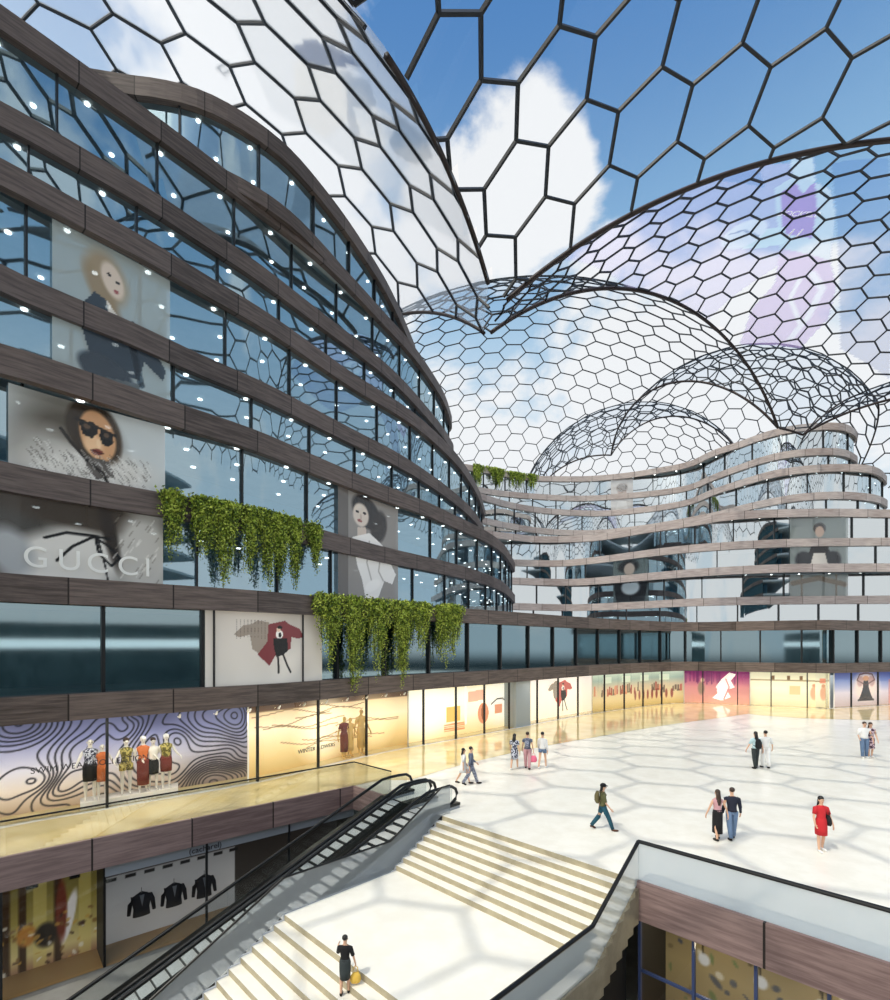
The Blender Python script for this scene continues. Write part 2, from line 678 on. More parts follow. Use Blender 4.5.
# ================================================================== podium
pod = plan(POD, 0, before=3, it=4)
pod = np.vstack([pod, plan(POD2, 0, before=0, after=4, it=2)])
PODBACK = [(75, 66), (75, 112), (-60, 112), (-60, 8)]

podium = thing('retail_podium', 'two storey retail podium with grey stone bands sweeping round the plaza', 'building', (0, 40, 0))
mb = MB()
for nm in ('H', 'G'):
    fascia(pod, FL[nm], 1.0, 'stone_cladding', podium)
    slab(pod, FL[nm], PODBACK, 'ceiling_white' if nm == 'H' else 'side_render', podium)
podg = offset(pod, .45)
glazing(podg, FL['H'] + .45, FL['G'] - .45, 'band_glass', podium, 3.7, .3, mw=.13)
cw = MB()
ribbon(cw, offset(pod, 9), offset(pod, 9), FL['H'] + .2, FL['G'] - .2)
cw.build('rear_wall', 'core_wall', podium)

# ================================================================== left tower
tower = thing('curved_glass_tower', 'tall blue glass tower on the left with swooping dark stone bands', 'building', (-15, 40, 8.9))
LB = {}
for k, v in LEFT.items():
    LB[k] = plan(v, FL[k], tip=4.0, before=8)
LB['T'] = plan(TT, FL['T'], tip=4.0, before=7)
LBACK = [(-44, 78), (-44, 9)]
for k in 'FEDCBAT':
    fascia(LB[k], FL[k], BH, 'stone_cladding', tower)
    s_ = slab(LB[k], FL[k], [(-44, 78), (-44, 30)] if k == 'T' else LBACK, 'ceiling_white', tower)
    downlights(LB[k], FL[k] - .26, s_, phase=random.random())
# floor of the top storey, set back over band A
TB = offset(LB['T'], .0)
fascia(TB, FL['A'] + .25, .9, 'stone_cladding', tower)
order = ['G', 'F', 'E', 'D', 'C', 'B', 'A']
for lo, hi in zip(order[:-1], order[1:]):
    up = LB[hi]
    gl = up if lo == 'G' else farther(up, LB[lo])
    gl = offset(gl, .38)
    glazing(gl, FL[lo] + .1, FL[hi] - .4, 'tower_glass', tower, 4.3, random.random(), mw=.08, md=.14)
glazing(offset(LB['T'], .38), FL['A'] + .2, FL['T'] - .4, 'tower_glass', tower, 4.3, .2)
cw = MB()
for k0, k1 in zip(['G', 'F', 'E', 'D', 'C', 'B', 'A'], ['F', 'E', 'D', 'C', 'B', 'A', 'T']):
    q = LB[k1][:-22]
    ribbon(cw, offset(q, 7.5), offset(q, 7.5), FL[k0] + .2, FL[k1] - .2)
cw.build('core_wall', 'tower_core', tower)

# ================================================================== right building
RIGHT = {
 1: (12.7, [(470,605),(516,606.4),(570,607.6),(630,605.5),(690,602.4),(770,600.4),(890,599.5)], 0),
 2: (16.8, [(470,579),(516,581),(570,582.4),(615,579.4),(660,575.5),(690,573),(740,570),(800,567.8),(890,567.5)], 0),
 3: (20.9, [(470,560),(516,562.6),(555,563.5),(600,559.6),(645,553.6),(690,548.5),(740,545),(800,542.5),(890,541.5)], 0),
 4: (25.0, [(470,532),(510,536.5),(540,539.5),(585,538.6),(615,535),(645,529.6),(690,523),(725,516.5),(770,513.4),(830,512.5),(890,513.4)], 0),
 5: (29.1, [(470,517),(486,521),(519,527.5),(555,532),(585,533),(650,527),(690,520),(719,514.5),(740,508.6),(770,502),(800,497),(836,495),(866,496.6),(880,499),(887,503)], 1),
 6: (33.2, [(470,493),(486,498),(510,505),(555,511.6),(600,513.4),(636,510.4),(690,502),(710,493),(740,483.4),(770,474.4),(800,469.6),(836,467.5),(866,467.8),(881,472.6),(887,479.5)], 1),
 7: (37.3, [(460,483),(480,490),(540,496.6),(579,498.4),(630,495.4),(690,487.6),(710,478.6),(740,467.5),(770,457.5),(800,452.5),(833,451),(848,453),(857,459)], 1),
 8: (41.4, [(460,466),(480,469),(540,478.6),(579,478.9),(630,475),(660,470),(690,464.5),(710,454),(740,444.5),(770,433.5),(800,427.5),(836,425.5),(850,428),(857,434.5)], 1),
}
office = thing('glass_office_building', 'pale glass office building at the back right with wavy stone bands', 'building', (20, 85, 8.9))
RB = {}
for k, (z, d, tp) in RIGHT.items():
    RB[k] = plan(d, z, tip=4.0 if tp else None, before=4, after=0 if tp else 12, it=10)
    back = [(70, 128), (-6, 128)] if tp else [(92, 128), (-6, 128)]
    fascia(RB[k], z, 1.1, 'pale_cladding', office)
    s_ = slab(RB[k], z, back, 'ceiling_white', office)
    if k > 1:
        downlights(RB[k], z - .26, s_, rows=(1.5,), spacing=4.0, phase=random.random(), maxn=25)  # one row near the glass
prev = 8.54
for k in range(1, 9):
    z = RIGHT[k][0]
    gl = RB[k] if k == 1 else farther(RB[k], RB[k - 1])
    glazing(offset(gl, .4), prev + .3, z - .4, 'office_glass', office, 5.2, random.random(), mw=.14)
    prev = z
cw = MB()
prev = 8.54
for k in range(1, 9):
    q = RB[k][:-12] if RIGHT[k][2] else RB[k]
    ribbon(cw, offset(q, 6), offset(q, 6), prev + .2, RIGHT[k][0] - .2)
    prev = RIGHT[k][0]
cw.build('core_wall', 'core_wall', office)

# ================================================================== plaza floor, walkway, stairs
D1 = Vector((.7071, -.7071, 0))
D2 = Vector((.7071, .7071, 0))
P0 = Vector((-.10, 19.8, 0))
P1 = Vector((5.3, 14.4, 0))
E0 = Vector((-13.58, 15.87, 0))
E1 = Vector((-4.2, 24.0, 0))
E2 = Vector((-2.3, 22.2, 0))
EX = E0 + (E0 - E1).normalized() * 7
PX = P1 + D1 * 20
LOWZ = -4.5
mb = MB()
mb.prism([p[:2] for p in (P0, P1, PX)] + [(95, PX[1]), (95, 112), (-60, 112), (-60, EX[1]), EX[:2], E1[:2], E2[:2]], -.5, 0)
tag(mb.build('floor', 'plaza_stone'), kind='structure')
mb = MB()
mb.prism([(-60, -14), (60, -14), (60, 40), (-60, 40)], LOWZ - .4, LOWZ)
tag(mb.build('floor', 'lower_floor'), kind='structure')
# polished floor strip, gold reflection of the shops painted into its colour
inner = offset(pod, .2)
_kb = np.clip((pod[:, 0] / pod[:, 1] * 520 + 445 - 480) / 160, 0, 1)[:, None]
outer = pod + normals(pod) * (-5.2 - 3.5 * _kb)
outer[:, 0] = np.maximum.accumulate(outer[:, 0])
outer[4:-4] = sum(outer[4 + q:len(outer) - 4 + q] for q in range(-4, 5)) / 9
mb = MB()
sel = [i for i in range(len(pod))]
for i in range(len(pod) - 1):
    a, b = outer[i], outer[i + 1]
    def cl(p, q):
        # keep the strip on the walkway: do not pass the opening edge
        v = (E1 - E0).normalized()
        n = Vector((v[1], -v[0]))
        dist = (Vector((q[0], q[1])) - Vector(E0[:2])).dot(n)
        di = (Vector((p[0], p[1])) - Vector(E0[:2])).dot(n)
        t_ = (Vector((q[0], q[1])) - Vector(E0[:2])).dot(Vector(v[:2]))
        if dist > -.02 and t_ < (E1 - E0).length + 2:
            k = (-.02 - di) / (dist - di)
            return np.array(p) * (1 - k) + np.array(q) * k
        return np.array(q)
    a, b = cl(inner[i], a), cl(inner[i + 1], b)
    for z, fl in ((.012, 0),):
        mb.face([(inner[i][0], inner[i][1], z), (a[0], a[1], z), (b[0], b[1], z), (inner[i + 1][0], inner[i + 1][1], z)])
tag(mb.build('floor', 'gold_sheen', merge=True), kind='structure')

# fascia of the walkway and of the right opening
def straight_band(a, b, z0, z1, m, name, label, th=.3, joint=None):
    mb = MB()
    a, b = Vector(a), Vector(b)
    d = (b - a).normalized()
    n = Vector((d[1], -d[0], 0)) * th
    P = np.array([(a + n)[:2], (b + n)[:2]])
    Q = np.array([a[:2], b[:2]])
    ribbon(mb, P, P, z0, z1)
    flat(mb, P, Q, z1)
    flat(mb, P, Q, z0, True)
    ribbon(mb, Q[::-1], Q[::-1], z0, z1)
    for A, B in ((P[0], Q[0]), (Q[1], P[1])):
        mb.face([(B[0], B[1], z0), (A[0], A[1], z0), (A[0], A[1], z1), (B[0], B[1], z1)])
    return mb.build(name, m)


tag(straight_band(EX, E1, -1.02, .03, 'plum_cladding', 'trim_1', '', .12), kind='structure')
tag(straight_band(E1, E2, -1.02, .03, 'plum_cladding', 'trim_2', '', .12), kind='structure')
tag(straight_band(P1, PX, -1.04, .03, 'plum_cladding', 'trim_3', '', .12), kind='structure')
tag(straight_band(E2, P0, -1.0, -.02, 'dark_metal', 'trim_4', '', .05), kind='structure')

# ---- staircase
RISE, RUN = .1731, .325
stair = thing('stone_staircase', 'wide cream stone staircase with a broad landing going down from the plaza', 'staircase', (-2, 12, LOWZ))


def add_step(k, t0, ztop, width_a, width_b, run, name='step'):
    a, b = P0 - D2 * t0, P1 - D2 * t0
    c, d = b - D2 * run, a - D2 * run
    mb = MB()
    z0 = ztop - .8
    q = [a, b, c, d]
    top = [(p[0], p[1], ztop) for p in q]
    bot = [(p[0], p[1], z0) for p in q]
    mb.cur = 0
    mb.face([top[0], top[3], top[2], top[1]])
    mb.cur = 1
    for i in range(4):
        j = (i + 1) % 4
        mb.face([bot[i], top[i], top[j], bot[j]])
    mb.face(bot)
    return mb.build(name, ['stair_tread', 'riser_stone'], stair)


t = 0.0
z = -RISE
for k in range(7):
    add_step(k, t, z, 0, 0, RUN + .002)
    t += RUN
    z -= RISE
# landing
add_step(0, t, z, 0, 0, 6.5 - t, 'landing')
t = 6.5
zl = z
z -= RISE
while z > LOWZ + .05:
    add_step(0, t, z, 0, 0, RUN + .002)
    t += RUN
    z -= RISE
# riser under the plaza edge
mb = MB()
mb.face([P0 + Vector((0, 0, -1)) - D2 * .003, P1 + Vector((0, 0, -1)) - D2 * .003, P1 - D2 * .003 + Vector((0, 0, -.002)), P0 - D2 * .003 + Vector((0, 0, -.002))])
mb.build('riser', 'riser_stone', stair)


def sawtooth(side, outn, th, drop, name, m):
    """stepped stringer following the flight, built along the side edge"""
    prof = [(0, 0)]
    tt, zz_ = 0.0, 0.0
    for k in range(7):
        prof.append((tt, zz_ - RISE)); tt += RUN; zz_ -= RISE; prof.append((tt, zz_))
    prof.append((tt, zz_ - RISE)); zz_ -= RISE
    tt = 6.5
    prof.append((tt, zz_))
    while zz_ > LOWZ + .2:
        prof.append((tt, zz_ - RISE)); zz_ -= RISE; tt += RUN; prof.append((tt, zz_))
    low = [(a + .12, max(b - drop, LOWZ)) for a, b in prof]
    mb = MB()
    poly = prof + low[::-1]
    pts = lambda o: [side - D2 * a + Vector((0, 0, b)) + outn * o for a, b in poly]
    A, B = pts(0), pts(th)
    tri = tessellate_polygon([[Vector((a, b, 0)) for a, b in poly]])
    n = len(poly)
    mb.mesh(A + B, [(a, b, c) for a, b, c in tri] + [(n + c, n + b, n + a) for a, b, c in tri] + [(i, (i + 1) % n, n + (i + 1) % n, n + i) for i in range(n)])
    return mb.build(name, m, stair)


sawtooth(P1, D1, .12, .95, 'stringer', 'stringer_stone')
sawtooth(P0, -D1, .10, .9, 'stringer', 'side_render')
# wall painted black as the shaded void behind the right stringer
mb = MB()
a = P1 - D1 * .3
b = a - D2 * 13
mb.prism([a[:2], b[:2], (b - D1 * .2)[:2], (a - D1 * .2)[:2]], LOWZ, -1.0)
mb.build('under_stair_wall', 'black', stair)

# ---- balustrades
def balustrade(name, label, pts, glassm, h=1.08, rail=.05, group=None, base=(0, 0, 0)):
    """pts: foot line (x,y,z); glass panes between, black top rail"""
    o = thing(name, label, 'balustrade', tuple(pts[0]), 0, group)
    pts = [Vector(p) for p in pts]
    for a, b in zip(pts[:-1], pts[1:]):
        mb = MB()
        d = (b - a); d.z = 0
        n = Vector((d[1], -d[0], 0)).normalized() * .012
        U = Vector((0, 0, h))
        q = [a, b, b + U, a + U]
        mb.mesh([p - n for p in q] + [p + n for p in q], [(0, 1, 2, 3), (7, 6, 5, 4), (0, 4, 5, 1), (1, 5, 6, 2), (2, 6, 7, 3), (3, 7, 4, 0)])
        mb.build('glass_pane', glassm, o)
    mb = MB()
    mb.tube([p + Vector((0, 0, h + rail * .5)) for p in pts], rail, 8)
    mb.build('handrail', 'black_rubber', o)
    return o


zl_ = -8 * RISE
st = lambda base, tt: base - D2 * tt + Vector((0, 0, 0))
balustrade('glass_balustrade', 'frosted glass balustrade with black rail on the right side of the stairs',
           [P1 + D1 * .06 + D2 * -.0 + Vector((0, 0, .0)), P1 + D1 * .06 - D2 * 2.5 + Vector((0, 0, zl_)), P1 + D1 * .06 - D2 * 6.5 + Vector((0, 0, zl_)),
            P1 + D1 * .06 - D2 * 11.7 + Vector((0, 0, zl_ - 16 * RISE))], 'frosted_balustrade', 1.05, .055)
balustrade('glass_balustrade', 'long frosted glass balustrade on the plaza edge above the plum stone band, bottom right',
           [P1 + D1 * .06 + Vector((0, 0, .03)), P1 + D1 * 7 + Vector((0, 0, .03)), PX + Vector((0, 0, .03))], 'frosted_balustrade', 1.02, .055)
q0 = P0 - D1 * .04
balustrade('glass_balustrade', 'clear glass balustrade with thin black rail between escalators and stairs',
           [q0 + D2 * .45, q0, q0 - D2 * 2.5 + Vector((0, 0, zl_)), q0 - D2 * 6.5 + Vector((0, 0, zl_)), q0 - D2 * 11.7 + Vector((0, 0, zl_ - 16 * RISE))],
           'pale_rail', 1.05, .035)
balustrade('glass_balustrade', 'clear glass balustrade with thin black rail along the golden shop walkway on the left',
           [EX + Vector((0, 0, .03)), E0 + Vector((0, 0, .03)), E0.lerp(E1, .5) + Vector((0, 0, .03)), E1 + Vector((0, 0, .03)), E2 + Vector((0, 0, .03))], 'rail_glass', 1.06, .03)

# ================================================================== escalators
TAN = .375


def esc_z(tt):
    return 0.0 if tt < .55 else -(tt - .55) * TAN


def escalator(base, label):
    """base: point on the top floor edge, centre line; runs down along -D2"""
    o = thing('escalator', label, 'escalator', tuple(base), 0, None)
    W = .50
    TE = .55 + 4.5 / TAN
    def pt(tt, x, dz):
        return base - D2 * tt + D1 * x + Vector((0, 0, esc_z(min(tt, TE)) + dz))
    # truss
    mb = MB()
    prof = [(-1.1, 0), (.55, 0), (TE, 0), (TE + 1.2, 0)]
    for x0, x1 in ((-W - .22, -W - .02), (W + .02, W + .22)):
        for (a, _), (b, _) in zip(prof[:-1], prof[1:]):
            q = [pt(a, x0, .0), pt(b, x0, .0), pt(b, x0, .16), pt(a, x0, .16)]
            r = [p + D1 * (x1 - x0) for p in q]
            if a > -1:
                q[0].z -= .75; q[1].z -= .75; r[0].z -= .75; r[1].z -= .75
            mb.mesh(q + r, [(3, 2, 1, 0), (4, 5, 6, 7), (0, 1, 5, 4), (1, 2, 6, 5), (2, 3, 7, 6), (3, 0, 4, 7)])
    mb.build('truss', 'truss_panel', o)
    mb = MB()
    for (a, _), (b, _) in zip(prof[1:-1], prof[2:]):
        q = [pt(a, -W, -.62), pt(b, -W, -.62), pt(b, W, -.62), pt(a, W, -.62)]
        mb.mesh(q + [p + Vector((0, 0, -.1)) for p in q], [(0, 1, 2, 3), (7, 6, 5, 4), (0, 4, 5, 1), (1, 5, 6, 2), (2, 6, 7, 3), (3, 7, 4, 0)])
    mb.build('truss_base', 'dark_metal', o)
    # comb plate
    mb = MB()
    mb.box(base + D2 * .45 + Vector((0, 0, .02)), (2 * W, 1.2, .05), PI / 4 + PI / 2 + PI / 2 + 0)
    # steps
    k = 0
    tt = .15
    while tt < TE:
        s_ = MB()
        zt = esc_z(tt + .2)
        c = base - D2 * (tt + .2) + Vector((0, 0, zt - .02))
        s_.cur = 0
        s_.box(c, (2 * W - .04, .40, .035), -PI / 4)
        s_.cur = 1
        s_.box(c - D2 * .185 + Vector((0, 0, -.085)), (2 * W - .04, .03, .15), -PI / 4)
        s_.build('step', ['step_metal', 'dark_metal'], o)
        tt += .4
    # balustrades
    for sgn in (-1, 1):
        x = sgn * (W + .12)
        gl = MB()
        stn = [-.75, .2, .55, 1.2, 3, 5, 7, 9, 11, TE, TE + 1]
        for a, b in zip(stn[:-1], stn[1:]):
            def zz2(u):
                return pt(u, x, 0).z
            q = [pt(a, x - .01, .16), pt(b, x - .01, .16), pt(b, x - .01, .86), pt(a, x - .01, .86)]
            r = [p + D1 * .02 for p in q]
            gl.mesh(q + r, [(0, 1, 2, 3), (7, 6, 5, 4), (0, 4, 5, 1), (1, 5, 6, 2), (2, 6, 7, 3), (3, 7, 4, 0)])
        gl.build('glass_panel', 'escalator_glass', o)
        hr = MB()
        path = [pt(-.4, x, .2), pt(-.72, x, .22), pt(-.95, x, .36), pt(-1.04, x, .56), pt(-.95, x, .76), pt(-.72, x, .9), pt(-.3, x, .93), pt(.2, x, .93), pt(.6, x, .92)]
        path += [pt(u, x, .92) for u in (1.5, 4, 7, 10, TE)]
        path += [pt(TE + .6, x, .92), pt(TE + .9, x, .76), pt(TE + .95, x, .5), pt(TE + .7, x, .25)]
        hr.tube(path, .062, 8)
        hr.build('handrail', 'black_rubber', o, smooth=True)
        sk = MB()
        for (a, _), (b, _) in zip(prof[:-1], prof[1:]):
            sk.bar(pt(a, x, .17), pt(b, x, .17), .26, .10)
        sk.build('skirt', 'black_rubber', o)
    return o


w0 = E2.lerp(P0, .5)
escalator(E2 + D1 * .82 - D2 * .05, 'left escalator of the pair, beside the stone walkway edge')
escalator(E2 + D1 * 2.32 - D2 * .05, 'right escalator of the pair, beside the glass balustrade of the stairs')

# ================================================================== domed roof
DOMES = {
 '0': ((-10.0, -8.0, 4.0), 47.0, 2.45, .20, .12),
 '1': ((28.68, 24.32, 7.3), 43.58, 3.35, .20, -.05),
 '2': ((-34.9, 49.35, 11.0), 46.85, 3.4, .18, .0),
 '3': ((34.57, 55.35, 3.96), 45.01, 1.85, .13, .0),
 '4': ((12.42, 91.68, 12.71), 48.06, 2.5, .125, .52),
 '5': ((55.65, 102.51, 37.5), 24.7, 2.65, .15, .2),
 '6': ((48.72, 138.72, 39.32), 29.14, 2.8, .16, .2),
 '7': ((74.67, 82.34, 17.91), 29.45, 2.5, .15, .2),
}
LABELS = {
 '0': 'hexagon lattice glass dome directly over the near end of the plaza',
 '1': 'large celled hexagonal glass dome against blue sky at the top right',
 '2': 'hexagonal glass dome rising over the roof of the left tower',
 '3': 'wide hexagonal glass dome on the right carrying a basketball mural',
 '4': 'fine meshed hexagonal glass dome in the middle behind the long arch',
 '5': 'small hexagonal dome behind the highest roof of the right building',
 '6': 'farthest and lowest hexagonal dome, seen in the centre over the right building roof',
 '7': 'hexagonal dome at the right picture edge behind the right building',
}
ZMIN = 37.0


def inside_other(P, me, tol=0.0):
    for k, (c, Rr, *_r) in DOMES.items():
        if k != me and (P - Vector(c)).length < Rr - tol:
            return True
    return False


def dome_pt(c, Rr, u, v, rot):
    r = math.hypot(u, v)
    if r < 1e-9:
        return Vector(c) + Vector((0, 0, Rr))
    th = r / Rr
    a = math.atan2(v, u) + rot
    return Vector(c) + Vector((math.sin(th) * math.cos(a), math.sin(th) * math.sin(a), math.cos(th))) * Rr


def keep(P, me):
    return P.z > ZMIN and P.y < 170 and P.y > -30 and P.x < 105 and not inside_other(P, me)


def clip_edge(c, Rr, a, b, rot, me):
    """returns world end points of the part of lattice edge a-b that is on the roof surface"""
    n = 10
    pts = [(a[0] + (b[0] - a[0]) * i / n, a[1] + (b[1] - a[1]) * i / n) for i in range(n + 1)]
    W_ = [dome_pt(c, Rr, p[0], p[1], rot) for p in pts]
    ok = [keep(p, me) for p in W_]
    if not any(ok):
        return None
    i0 = ok.index(True)
    i1 = len(ok) - 1 - ok[::-1].index(True)
    if i1 == i0:
        return None
    return W_[i0], W_[i1], (W_[(i0 + i1) // 2])


for key, (c, Rr, side, wd, rot) in DOMES.items():
    root = thing('hexagonal_roof_dome', LABELS[key], 'glass dome', (c[0], c[1], ZMIN))
    thmax = math.acos(max(-1, min(1, (ZMIN - c[2]) / Rr)))
    ext = Rr * thmax + side
    fr = MB()
    seen = set()
    dx, dy = side * math.sqrt(3), side * 1.5
    nn = int(ext / dy) + 2
    for j in range(-nn, nn + 1):
        for i in range(-nn, nn + 1):
            hx, hy = (i + .5 * (j & 1)) * dx, j * dy
            if math.hypot(hx, hy) > ext + side:
                continue
            cs = [(hx + side * math.cos(PI / 6 + k * PI / 3), hy + side * math.sin(PI / 6 + k * PI / 3)) for k in range(6)]
            for k in range(6):
                a, b = cs[k], cs[(k + 1) % 6]
                ky = (round((a[0] + b[0]) * 50), round((a[1] + b[1]) * 50))
                if ky in seen:
                    continue
                seen.add(ky)
                r = clip_edge(c, Rr, a, b, rot, key)
                if r:
                    up = (r[2] - Vector(c)).normalized()
                    fr.bar(r[0], r[1], wd, wd * 1.2, up)
    fr.build('hexagon_lattice', 'dome_steel', root)
    # glass skin
    sk = MB()
    st_ = 1.3
    m_ = int(ext / st_) + 2
    idx = {}
    vs, fs = [], []
    def vid(i, j):
        if (i, j) not in idx:
            idx[(i, j)] = len(vs)
            vs.append(dome_pt(c, Rr + .02, i * st_, j * st_, rot))
        return idx[(i, j)]
    for i in range(-m_, m_):
        for j in range(-m_, m_):
            P = dome_pt(c, Rr, (i + .5) * st_, (j + .5) * st_, rot)
            if math.hypot(i + .5, j + .5) * st_ < ext and keep(P, key):
                fs.append((vid(i, j), vid(i + 1, j), vid(i + 1, j + 1), vid(i, j + 1)))
    sk.mesh(vs, fs)
    sk.build('glass_skin', 'pale_film' if key == '2' else 'dome_glass', root, smooth=True)

# valley arches where two domes meet
def arch(k1, k2, wd, label, root_label=None, off=0.0):
    c1, R1 = Vector(DOMES[k1][0]), DOMES[k1][1]
    c2, R2 = Vector(DOMES[k2][0]), DOMES[k2][1]
    d = (c2 - c1)
    L = d.length
    h = (L * L + R1 * R1 - R2 * R2) / (2 * L)
    if abs(h) > R1: return
    n = d.normalized()
    rc = math.sqrt(R1 * R1 - h * h)
    cc = c1 + n * h
    u = n.cross(Vector((0, 0, 1))).normalized()
    v = u.cross(n).normalized()
    if v.z < 0: v = -v
    runs, cur = [], []
    N = 160
    for i in range(N + 1):
        a = PI * i / N
        P = cc + (u * math.cos(a) + v * math.sin(a)) * rc
        ok = P.z > ZMIN and P.y < 170 and P.x < 105 and not any((P - Vector(q[0])).length < q[1] - .05 for kk, q in DOMES.items() if kk not in (k1, k2))
        if ok:
            cur.append(P)
        elif cur:
            runs.append(cur); cur = []
    if cur: runs.append(cur)
    for r in runs:
        if len(r) < 4: continue
        mb = MB()
        mb.tube(r, wd, 6)
        up = MB()
        o = mb.build('roof_arch', 'arch_steel', None, smooth=True)
        tag(o, label, 'arch')
        break


arch('1', '3', .22, 'long dark steel arch between the large celled dome and the mural dome')
arch('1', '2', .20, 'steel arch running down from the top edge between the two nearest domes')
arch('3', '4', .20, 'steel arch between the mural dome and the fine meshed central dome')
arch('2', '4', .18, 'steel arch beside the left tower roof meeting the central dome')
arch('4', '5', .18, 'steel arch between central dome and small dome behind the right roof')
arch('4', '6', .16, 'lowest steel arch in the centre above the right building roof')
arch('5', '6', .16, 'far steel arch between the two most distant domes')
arch('3', '7', .16, 'steel arch at the right picture edge above the right building')
arch('3', '5', .16, 'steel arch between mural dome and the small dome behind it')
arch('5', '7', .14, 'short steel arch behind the right end of the right building')

# long warm area lights added under the soffit to brighten the walkway
for pa, pb, e in ((-60, 60, 95), (70, 180, 95), (190, 300, 95), (310, 405, 95), (412, 500, 95), (530, 600, 95), (610, 690, 120), (720, 825, 120)):
    q = offset(pod, -.1)
    k = (math.tan(0), )
    def on(px):
        kk = (px - 445) / 520
        rr = q[:, 0] / q[:, 1] - kk
        i = int(np.argmax(rr >= 0))
        return q[i]
    A_, B_ = on(pa), on(pb)
    al = bpy.data.lights.new('soffit_fill', 'AREA'); al.shape = 'RECTANGLE'
    al.size = float(np.linalg.norm(B_ - A_)); al.size_y = .25; al.energy = e; al.color = (1, .93, .80)
    ao = bpy.data.objects.new('soffit_fill', al); C.objects.link(ao)
    m_ = (A_ + B_) / 2
    ao.location = (m_[0] + .1, m_[1] - .3, 3.55)
    ao.rotation_euler = (0, 0, math.atan2(B_[1] - A_[1], B_[0] - A_[0]))

# ================================================================== picture painting (printed panels, murals)
class Art:
    """colours evaluated on a grid; x runs 0..1 to the right, y runs 0..1 upwards, asp = width / height"""
    def __init__(s, X, Y, asp, base=(200, 200, 200), alpha=1.0, seed=1):
        s.X, s.Y, s.asp = X, Y, asp
        s.c = np.zeros(X.shape + (4,))
        s.c[..., :3] = np.array(base, float)
        s.c[..., 3] = alpha
        s.rng = np.random.RandomState(seed)
    def put(s, mask, col, a=None):
        mask = np.clip(mask, 0, 1)[..., None]
        s.c[..., :3] = s.c[..., :3] * (1 - mask) + np.array(col, float) * mask
        if a is not None:
            s.c[..., 3:] = s.c[..., 3:] * (1 - mask) + a * mask
    def grad(s, stops):
        ys = [q[0] for q in stops]
        for i in range(3):
            s.c[..., i] = np.interp(s.Y, ys, [q[1][i] for q in stops])
    def ell(s, cx, cy, rx, ry, col, rot=0.0, soft=.04, a=None, op=1.0):
        x = (s.X - cx) * s.asp; y = s.Y - cy
        rx_ = rx * s.asp
        xr = x * math.cos(rot) + y * math.sin(rot); yr = -x * math.sin(rot) + y * math.cos(rot)
        d = np.sqrt((xr / rx_) ** 2 + (yr / ry) ** 2)
        s.put(op * np.clip((1 - d) / soft + .5, 0, 1), col, a)
    def poly(s, pts, col, a=None, op=1.0):
        ins = np.zeros(s.X.shape, bool)
        n = len(pts)
        for i in range(n):
            x1, y1 = pts[i]; x2, y2 = pts[(i + 1) % n]
            if y1 == y2: continue
            c = ((s.Y > y1) != (s.Y > y2)) & (s.X < (x2 - x1) * (s.Y - y1) / (y2 - y1) + x1)
            ins ^= c
        s.put(ins * op, col, a)
    def line(s, pts, wd, col, a=None, op=1.0):
        m = np.full(s.X.shape, 9.0)
        for (x1, y1), (x2, y2) in zip(pts[:-1], pts[1:]):
            ax, bx = x1 * s.asp, x2 * s.asp
            dx, dy = bx - ax, y2 - y1
            t = np.clip(((s.X * s.asp - ax) * dx + (s.Y - y1) * dy) / (dx * dx + dy * dy + 1e-12), 0, 1)
            m = np.minimum(m, np.hypot(s.X * s.asp - ax - t * dx, s.Y - y1 - t * dy))
        s.put(op * np.clip((wd - m) / (wd * .5) + .5, 0, 1), col, a)
    def field(s, n=14, lo=.08, hi=.3):
        f = np.zeros(s.X.shape)
        for _ in range(n):
            cx, cy = s.rng.rand() * s.asp, s.rng.rand() * 1.3 - .15
            r = s.rng.uniform(lo, hi); e = s.rng.uniform(.5, 2.2); a = s.rng.rand() * PI
            x = s.X * s.asp - cx; y = s.Y - cy
            xr = x * math.cos(a) + y * math.sin(a); yr = -x * math.sin(a) + y * math.cos(a)
            f += s.rng.choice([-1, 1]) * np.exp(-((xr / (r * e)) ** 2 + (yr / r) ** 2))
        return f
    def grain(s, k=10, amt=12):
        s.c[..., :3] += (s.field(40, .01, .08) * amt)[..., None]


def srgb2lin(c):
    c = np.clip(c / 255, 0, 1)
    return np.where(c <= .04045, c / 12.92, ((c + .055) / 1.055) ** 2.4)


def panel_mesh(name, P, z0, z1, painter, m, parent, cell=.06, urange=(0, 1), vrange=(0, 1), seed=1, asp=None):
    """panel following plan polyline P between z0 and z1, painted by painter(Art)"""
    L = cum(P)
    nu = max(2, int(L[-1] / cell)); nv = max(2, int((z1 - z0) / cell))
    t = np.linspace(0, L[-1], nu + 1)
    x = np.interp(t, L, P[:, 0]); y = np.interp(t, L, P[:, 1])
    zs = np.linspace(z0, z1, nv + 1)
    U = np.linspace(urange[0], urange[1], nu + 1)
    V = np.linspace(vrange[0], vrange[1], nv + 1)
    X, Y = np.meshgrid(U, V)
    a = Art(X, Y, asp or L[-1] / (z1 - z0), seed=seed)
    painter(a)
    vs = np.stack([np.broadcast_to(x, X.shape), np.broadcast_to(y, X.shape), np.broadcast_to(zs[:, None], X.shape)], -1).reshape(-1, 3)
    W1 = nu + 1
    fs = [(j * W1 + i, j * W1 + i + 1, (j + 1) * W1 + i + 1, (j + 1) * W1 + i) for j in range(nv) for i in range(nu)]
    me = bpy.data.meshes.new(name)
    me.from_pydata(vs.tolist(), [], fs)
    ca = me.color_attributes.new('Col', 'FLOAT_COLOR', 'POINT')
    col = a.c.reshape(-1, 4).copy()
    col[:, :3] = srgb2lin(col[:, :3])
    ca.data.foreach_set('color', col.ravel())
    return link(name, me, m, parent, smooth=True)


